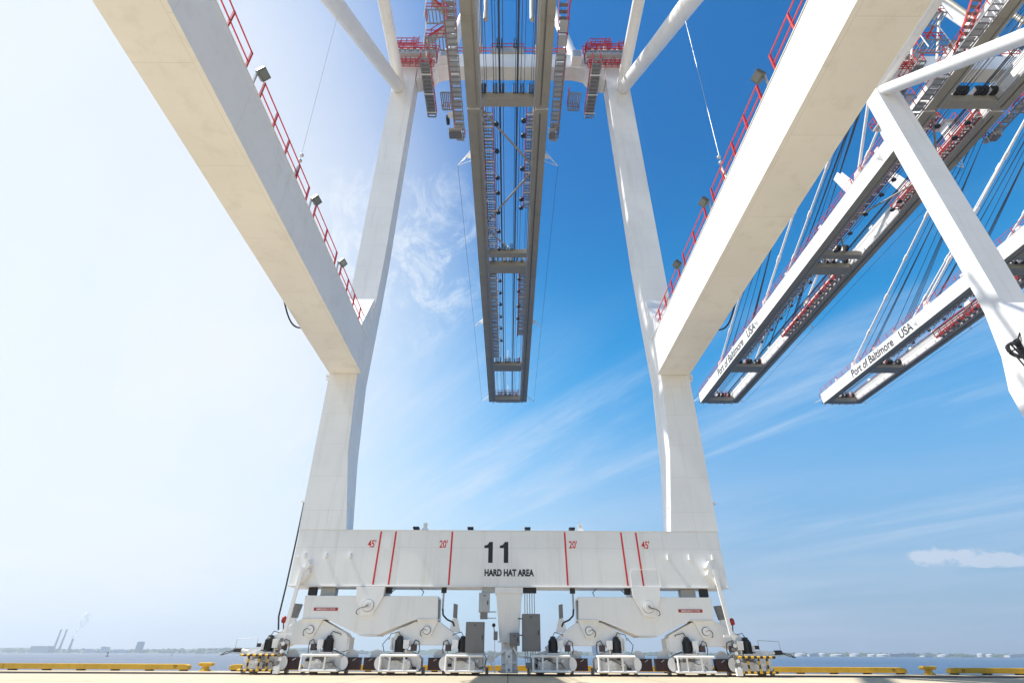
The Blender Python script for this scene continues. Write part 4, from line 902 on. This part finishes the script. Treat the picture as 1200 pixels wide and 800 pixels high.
def crane(label):
    root = empty('container_crane', (0, 0, 0))
    tag(root, label, 'crane', 'white container cranes along the quay')
    make_sill(root, 29.72, 31.25, True); make_sill(root, -2.55, -1.02, False)
    for o in (-1, 1):
        make_leg(root, o, False); make_leg(root, o, True)
        make_portal_beam(root, o, True)
        make_corner(root, o, 30.45, True); make_corner(root, o, -1.8, False)
        bumper(root, o, 30.45)
    make_column(root); make_top(root); make_boom(root)
    # black trailing cable down the outside of the left leg
    b = MB(); b.path([(-11.58, 30.0, 8.3), (-11.60, 30.0, 6.0), (-11.64, 30.0, 3.9), (-11.66, 29.9, 2.5), (-11.5, 29.8, 1.9)], .045, BLK, 8); b.build('trailing_cable', BLK, root)
    return root
crane_rail(-1.8, 'steel crane rail at the landside, behind the photographer')
c1 = crane('nearest white container crane, marked 11 on its sill beam, seen between its legs from below')
def copy_thing(src, dx, label, skip):
    r = src.copy(); COL.objects.link(r); r.location = (dx, 0, 0); r['label'] = label
    mp = {src: r}
    allk = kids(src)
    for ch in allk:
        if skip(ch): continue
        k = ch.copy(); COL.objects.link(k); k.parent = r
        for g in children_of.get(ch, []):
            q = g.copy(); COL.objects.link(q); q.parent = k
    return r
children_of = {}
for o in bpy.data.objects:
    if o.parent: children_of.setdefault(o.parent, []).append(o)
def is_buf(o, side): return o.name.startswith('buffer') and (o.data.vertices[0].co.x > 0) == (side > 0)
c2 = copy_thing(c1, 45.6, 'middle white container crane, lettered Port of Baltimore USA, just right of the nearest crane', lambda o: is_buf(o, 1))
c3 = copy_thing(c1, 72.1, 'farthest white container crane, at the right edge, lettered Port of Baltimore USA on its boom', lambda o: is_buf(o, -1))
# dark cable sheave bracket on the outer face of the middle crane's left leg
b = MB(); cx0, cy0, cz0 = -11.9, 29.9, 18.4
for k in range(16):
    a0, a1 = 2*math.pi*k/16, 2*math.pi*(k + 1)/16
    b.beam((cx0 + .50*math.cos(a0), cy0, cz0 + .50*math.sin(a0)), (cx0 + .50*math.cos(a1), cy0, cz0 + .50*math.sin(a1)), .22, .14)
for a0 in (.3, 1.87, 3.44, 5.01): b.beam((cx0, cy0, cz0), (cx0 + .48*math.cos(a0), cy0, cz0 + .48*math.sin(a0)), .08, .08)
b.box(cx0 - .1, -11.48, cy0 - .08, cy0 + .08, cz0 - .65, cz0 - .50); b.box(-11.56, -11.46, cy0 - .2, cy0 + .2, cz0 - .8, cz0 + .8)
b.path([(cx0 - .45, cy0 - .1, cz0 - .1), (cx0 - .3, cy0 - .4, cz0 - 2.2), (cx0 + .1, cy0 - .3, cz0 - 5.5), (-11.7, 29.6, 10.0)], .05)
b.path([(cx0 + .2, cy0 - .1, cz0 + .45), (cx0 + .42, cy0 - .4, cz0 + 1.0), (-11.0, 29.4, cz0 + 1.8), (-10.2, 29.5, 20.8)], .05)
b._build('cable_sheave', BLK, c2)
# number and wording of the nearest crane
sill1 = [o for o in children_of[c1] if o.name.startswith('sill_beam') and o.dimensions is not None][0]
def one(x, z, h, parent):
    b = MB(); w_ = h * .20
    pts = [(x - w_*1.55, z + h*.70), (x - w_*1.55, z + h*.82), (x - w_*.75, z + h*.86), (x - w_*.25, z + h), (x + w_*.62, z + h), (x + w_*.62, z), (x - w_*.50, z), (x - w_*.50, z + h*.70)]
    b.prism(pts, 1, 29.712, 29.717); return b.build('number_lettering', INK, parent)
one(-.97, 5.05, 1.05, sill1); one(-.14, 5.05, 1.05, sill1)
text_mesh('wording', 'HARD HAT AREA', .44, INK, sill1, (.03, 29.716, 4.42), (R(90), 0, 0), sx=.76, bold=.020, align='CENTER')
for c_ in (c2, c3):
    g = [o for o in bpy.data.objects if o.parent == c_ and o.name.startswith('boom_girder')]
    g = min(g, key=lambda o: min(v.co.x for v in o.data.vertices))
    for s, y, sz in (('Port of Baltimore', 91.6, 2.15), ('USA', 77.0, 2.15)):
        text_mesh('boom_lettering', s, sz, INK, g, (CX - HW - .006, y, ZB + .42), (R(90), 0, R(-90)), sx=.84, bold=.052, depth=.004)

# ------------------------------------------------------------------ the far shore
CON = mat('far_concrete', (0.42, 0.40, 0.38), 0.8, var=0.1, scale=.05)
TANKM = mat('far_white_tank', (0.55, 0.54, 0.53), 0.6, var=0.06, scale=.05)
TWR = mat('far_tower_cladding', (0.22, 0.26, 0.32), 0.5, var=0.1, scale=.05)
RDB = mat('chimney_band', (0.45, 0.12, 0.10), 0.7, var=0.1, scale=.05)
def chimney(x, y, h, r_, lab):
    t = empty('chimney', (x, y, 3)); tag(t, lab, 'chimney', 'power station chimneys on the far left shore')
    b = MB(); b.lathe((0, 0, 0), [(r_, 0), (r_*.7, h*.86)], CON, 20); b.build('shaft', CON, t)
    b = MB(); b.lathe((0, 0, 0), [(r_*.7, h*.86 + .1), (r_*.65, h)], RDB, 20); b.build('cap', RDB, t)
chimney(-2258, 3010, 96, 5.5, 'tall slim chimney on the far left shore, leftmost of three')
chimney(-2231, 3012, 97, 5.5, 'tall slim chimney on the far left shore, middle of three')
chimney(-2185, 3015, 56, 6.5, 'short chimney on the far left shore, smoking, rightmost of three')
def block(x, y, w_, d, h, m_, lab, roof=None, name='building', cat='building', group=None, z=0.5):
    t = empty(name, (x, y, z)); tag(t, lab, cat, group)
    b = MB(); b.box(-w_/2, w_/2, -d/2, d/2, 0, h); b.build('wall', m_, t)
    b = MB()
    if roof: b.prism([(-w_/2 - 1, h + .05), (w_/2 + 1, h + .05), (0, h + roof)], 1, -d/2 - 1, d/2 + 1)
    else: b.box(-w_/2 + 1, w_/2 - 1, -d/2 + 1, d/2 - 1, h + .05, h + 2)
    b.build('roof', LGRY, t)
    b = MB(); n = max(2, int(w_ / 6)); rows = max(1, int(h / 5))
    for j in range(rows):
        for i in range(n):
            xx = -w_/2 + w_*(i + .5)/n; b.box(xx - 1.2, xx + 1.2, -d/2 - .12, -d/2 - .02, 1.5 + j*5, 4 + j*5)
    b.build('window', TWR, t)
block(-1828, 3000, 24, 24, 45, TWR, 'grey tower block standing alone on the far left shore')
block(-2300, 2990, 90, 40, 26, CON, 'wide pale power station hall at the foot of the chimneys', z=-2)
for i, (x, w_, h, lab) in enumerate(((-2050, 45, 14, 'low white shed on the far left shore, right of the chimneys'), (-1985, 28, 24, 'pale block building on the far left shore, beside the low white shed'), (-1900, 70, 12, 'long white warehouse left of the grey tower block on the far shore'))):
    block(x, 2985, w_, 30, h, TANKM, lab, roof=3, z=-1)
block(372, 2590, 26, 26, 34, TWR, 'blue grey tower on the far shore, seen low between the trucks right of centre', z=-1)
# tanks and sheds right
spots = [(1238, 30, 11), (1330, 24, 12), (1390, 34, 9), (1470, 30, 12), (1540, 22, 9), (1585, 30, 10), (1840, 26, 9), (2002, 17, 15), (2040, 17, 12)]
labs = ['white storage tank on the far right shore, leftmost of the row', 'second white storage tank from the left on the far right shore', 'third white storage tank from the left on the far right shore', 'fourth white storage tank from the left on the far right shore', 'fifth white storage tank from the left on the far right shore', 'sixth white storage tank from the left on the far right shore', 'white tank standing apart above the right bollard on the far shore', 'small tall white tank, left one of the pair at the far right', 'small white tank, right one of the pair at the far right']
for (x, r_, h), lb in zip(spots, labs):
    h *= 0.72
    t = empty('storage_tank', (x, 2570, -1.5)); tag(t, lb, 'tank', 'white storage tanks on the far right shore')
    b = MB(); b.lathe((0, 0, 0), [(r_*.72, 0), (r_*.72, h)], TANKM, 24); b.build('shell', TANKM, t)
    b = MB(); b.lathe((0, 0, 0), [(r_*.74, h + .05), (r_*.5, h + 2), (r_*.1, h + 3)], TANKM, 24); b.build('roof', TANKM, t)
block(1290, 2566, 40, 20, 9, TANKM, 'low white shed between the first two tanks of the far right shore', roof=3, z=-1.5)
block(1660, 2566, 110, 30, 10, CON, 'long grey warehouse on the far right shore, right of the row of tanks', roof=3, z=-1.5)
block(1765, 2566, 30, 30, 6, TANKM, 'small white shed on the far right shore, left of the lone tank', roof=2, z=-1.5)
block(2140, 2566, 60, 30, 9, TANKM, 'white warehouse at the right edge of the far shore', roof=3, z=-1.5)
for x, s_, lab in ((-395, 1.0, 'dark channel buoy on the water left of the crane, nearer one'), (-480, .8, 'dark channel buoy far out left, right of the nearer buoy in view')):
    y = 600 if x == -395 else 880; x = x if y == 600 else -486
    t = empty('buoy', (x, y, -2.6)); tag(t, lab, 'buoy')
    b = MB(); b.lathe((0, 0, 0), [(1.1*s_, -.4), (1.2*s_, .3), (1.0*s_, .6)], INK, 16); b.build('float', INK, t)
    b = MB()
    for k in range(3): a = k*2.1; b.beam((.8*math.cos(a)*s_, .8*math.sin(a)*s_, .6*s_), (.15*math.cos(a), .15*math.sin(a), 3.6*s_), .15, .15)
    b.box(-.4*s_, .4*s_, -.4*s_, .4*s_, 2.6*s_, 3.6*s_); b.build('cage', INK, t)
# smoke from the short chimney
def smoke():
    m = bpy.data.materials.new('smoke'); m.use_nodes = True; t = m.node_tree; t.nodes.remove(t.nodes['Principled BSDF'])
    df = t.nodes.new('ShaderNodeBsdfDiffuse'); df.inputs[0].default_value = (.9, .9, .9, 1); tl = t.nodes.new('ShaderNodeBsdfTranslucent'); tl.inputs[0].default_value = (.9, .9, .9, 1)
    a1 = t.nodes.new('ShaderNodeMixShader'); t.links.new(df.outputs[0], a1.inputs[1]); t.links.new(tl.outputs[0], a1.inputs[2])
    tp = t.nodes.new('ShaderNodeBsdfTransparent'); nz = t.nodes.new('ShaderNodeTexNoise'); nz.inputs['Scale'].default_value = .09; nz.inputs['Detail'].default_value = 6
    tcn = t.nodes.new('ShaderNodeTexCoord'); t.links.new(tcn.outputs['Object'], nz.inputs[0]); mr = t.nodes.new('ShaderNodeMapRange'); t.links.new(nz.outputs[0], mr.inputs[0]); mr.inputs[1].default_value = .3; mr.inputs[2].default_value = .7; mr.inputs[3].default_value = 0.0; mr.inputs[4].default_value = .75
    a2 = t.nodes.new('ShaderNodeMixShader'); t.links.new(mr.outputs[0], a2.inputs[0]); t.links.new(tp.outputs[0], a2.inputs[1]); t.links.new(a1.outputs[0], a2.inputs[2]); t.links.new(a2.outputs[0], t.nodes['Material Output'].inputs['Surface'])
    b = MB(); rnd = random.Random(2)
    path_ = [(-2185, 3015, 62), (-2182, 3015, 78), (-2175, 3015, 96), (-2168, 3015, 116), (-2164, 3015, 138), (-2161, 3015, 160), (-2154, 3015, 178)]
    rad = [4, 7, 9, 12, 15, 14, 10]
    # one closed lofted plume
    n = 14; vs_ = []
    for (x, y, z), r_ in zip(path_, rad):
        for i in range(n):
            a = 2*math.pi*i/n; q = r_*rnd.uniform(.8, 1.25); vs_.append((x + q*math.cos(a), y + q*math.sin(a), z + rnd.uniform(-2, 2)))
    k = len(path_)
    fs = [(j*n + i, j*n + (i+1) % n, (j+1)*n + (i+1) % n, (j+1)*n + i) for j in range(k-1) for i in range(n)]
    fs += [tuple(reversed(range(n))), tuple(range((k-1)*n, k*n))]
    b.add(vs_, fs, None, True); o = b.build('smoke_plume', m); tag(o, kind='stuff', label='white plume of smoke drifting right from the short chimney', cat='smoke')
smoke()
# ------------------------------------------------------------------ air
hm = bpy.data.materials.new('haze'); hm.use_nodes = True; t = hm.node_tree; t.nodes.remove(t.nodes['Principled BSDF'])
v = t.nodes.new('ShaderNodeVolumePrincipled'); v.inputs['Color'].default_value = (0.78, 0.88, 1.0, 1); v.inputs['Density'].default_value = 0.00022; v.inputs['Anisotropy'].default_value = 0.35
t.links.new(v.outputs[0], t.nodes['Material Output'].inputs['Volume'])
b = MB(); b.box(-6000, 6000, -6000, 6000, -10.0, 200.0); hz = b.build('haze', hm); hz['kind'] = 'stuff'
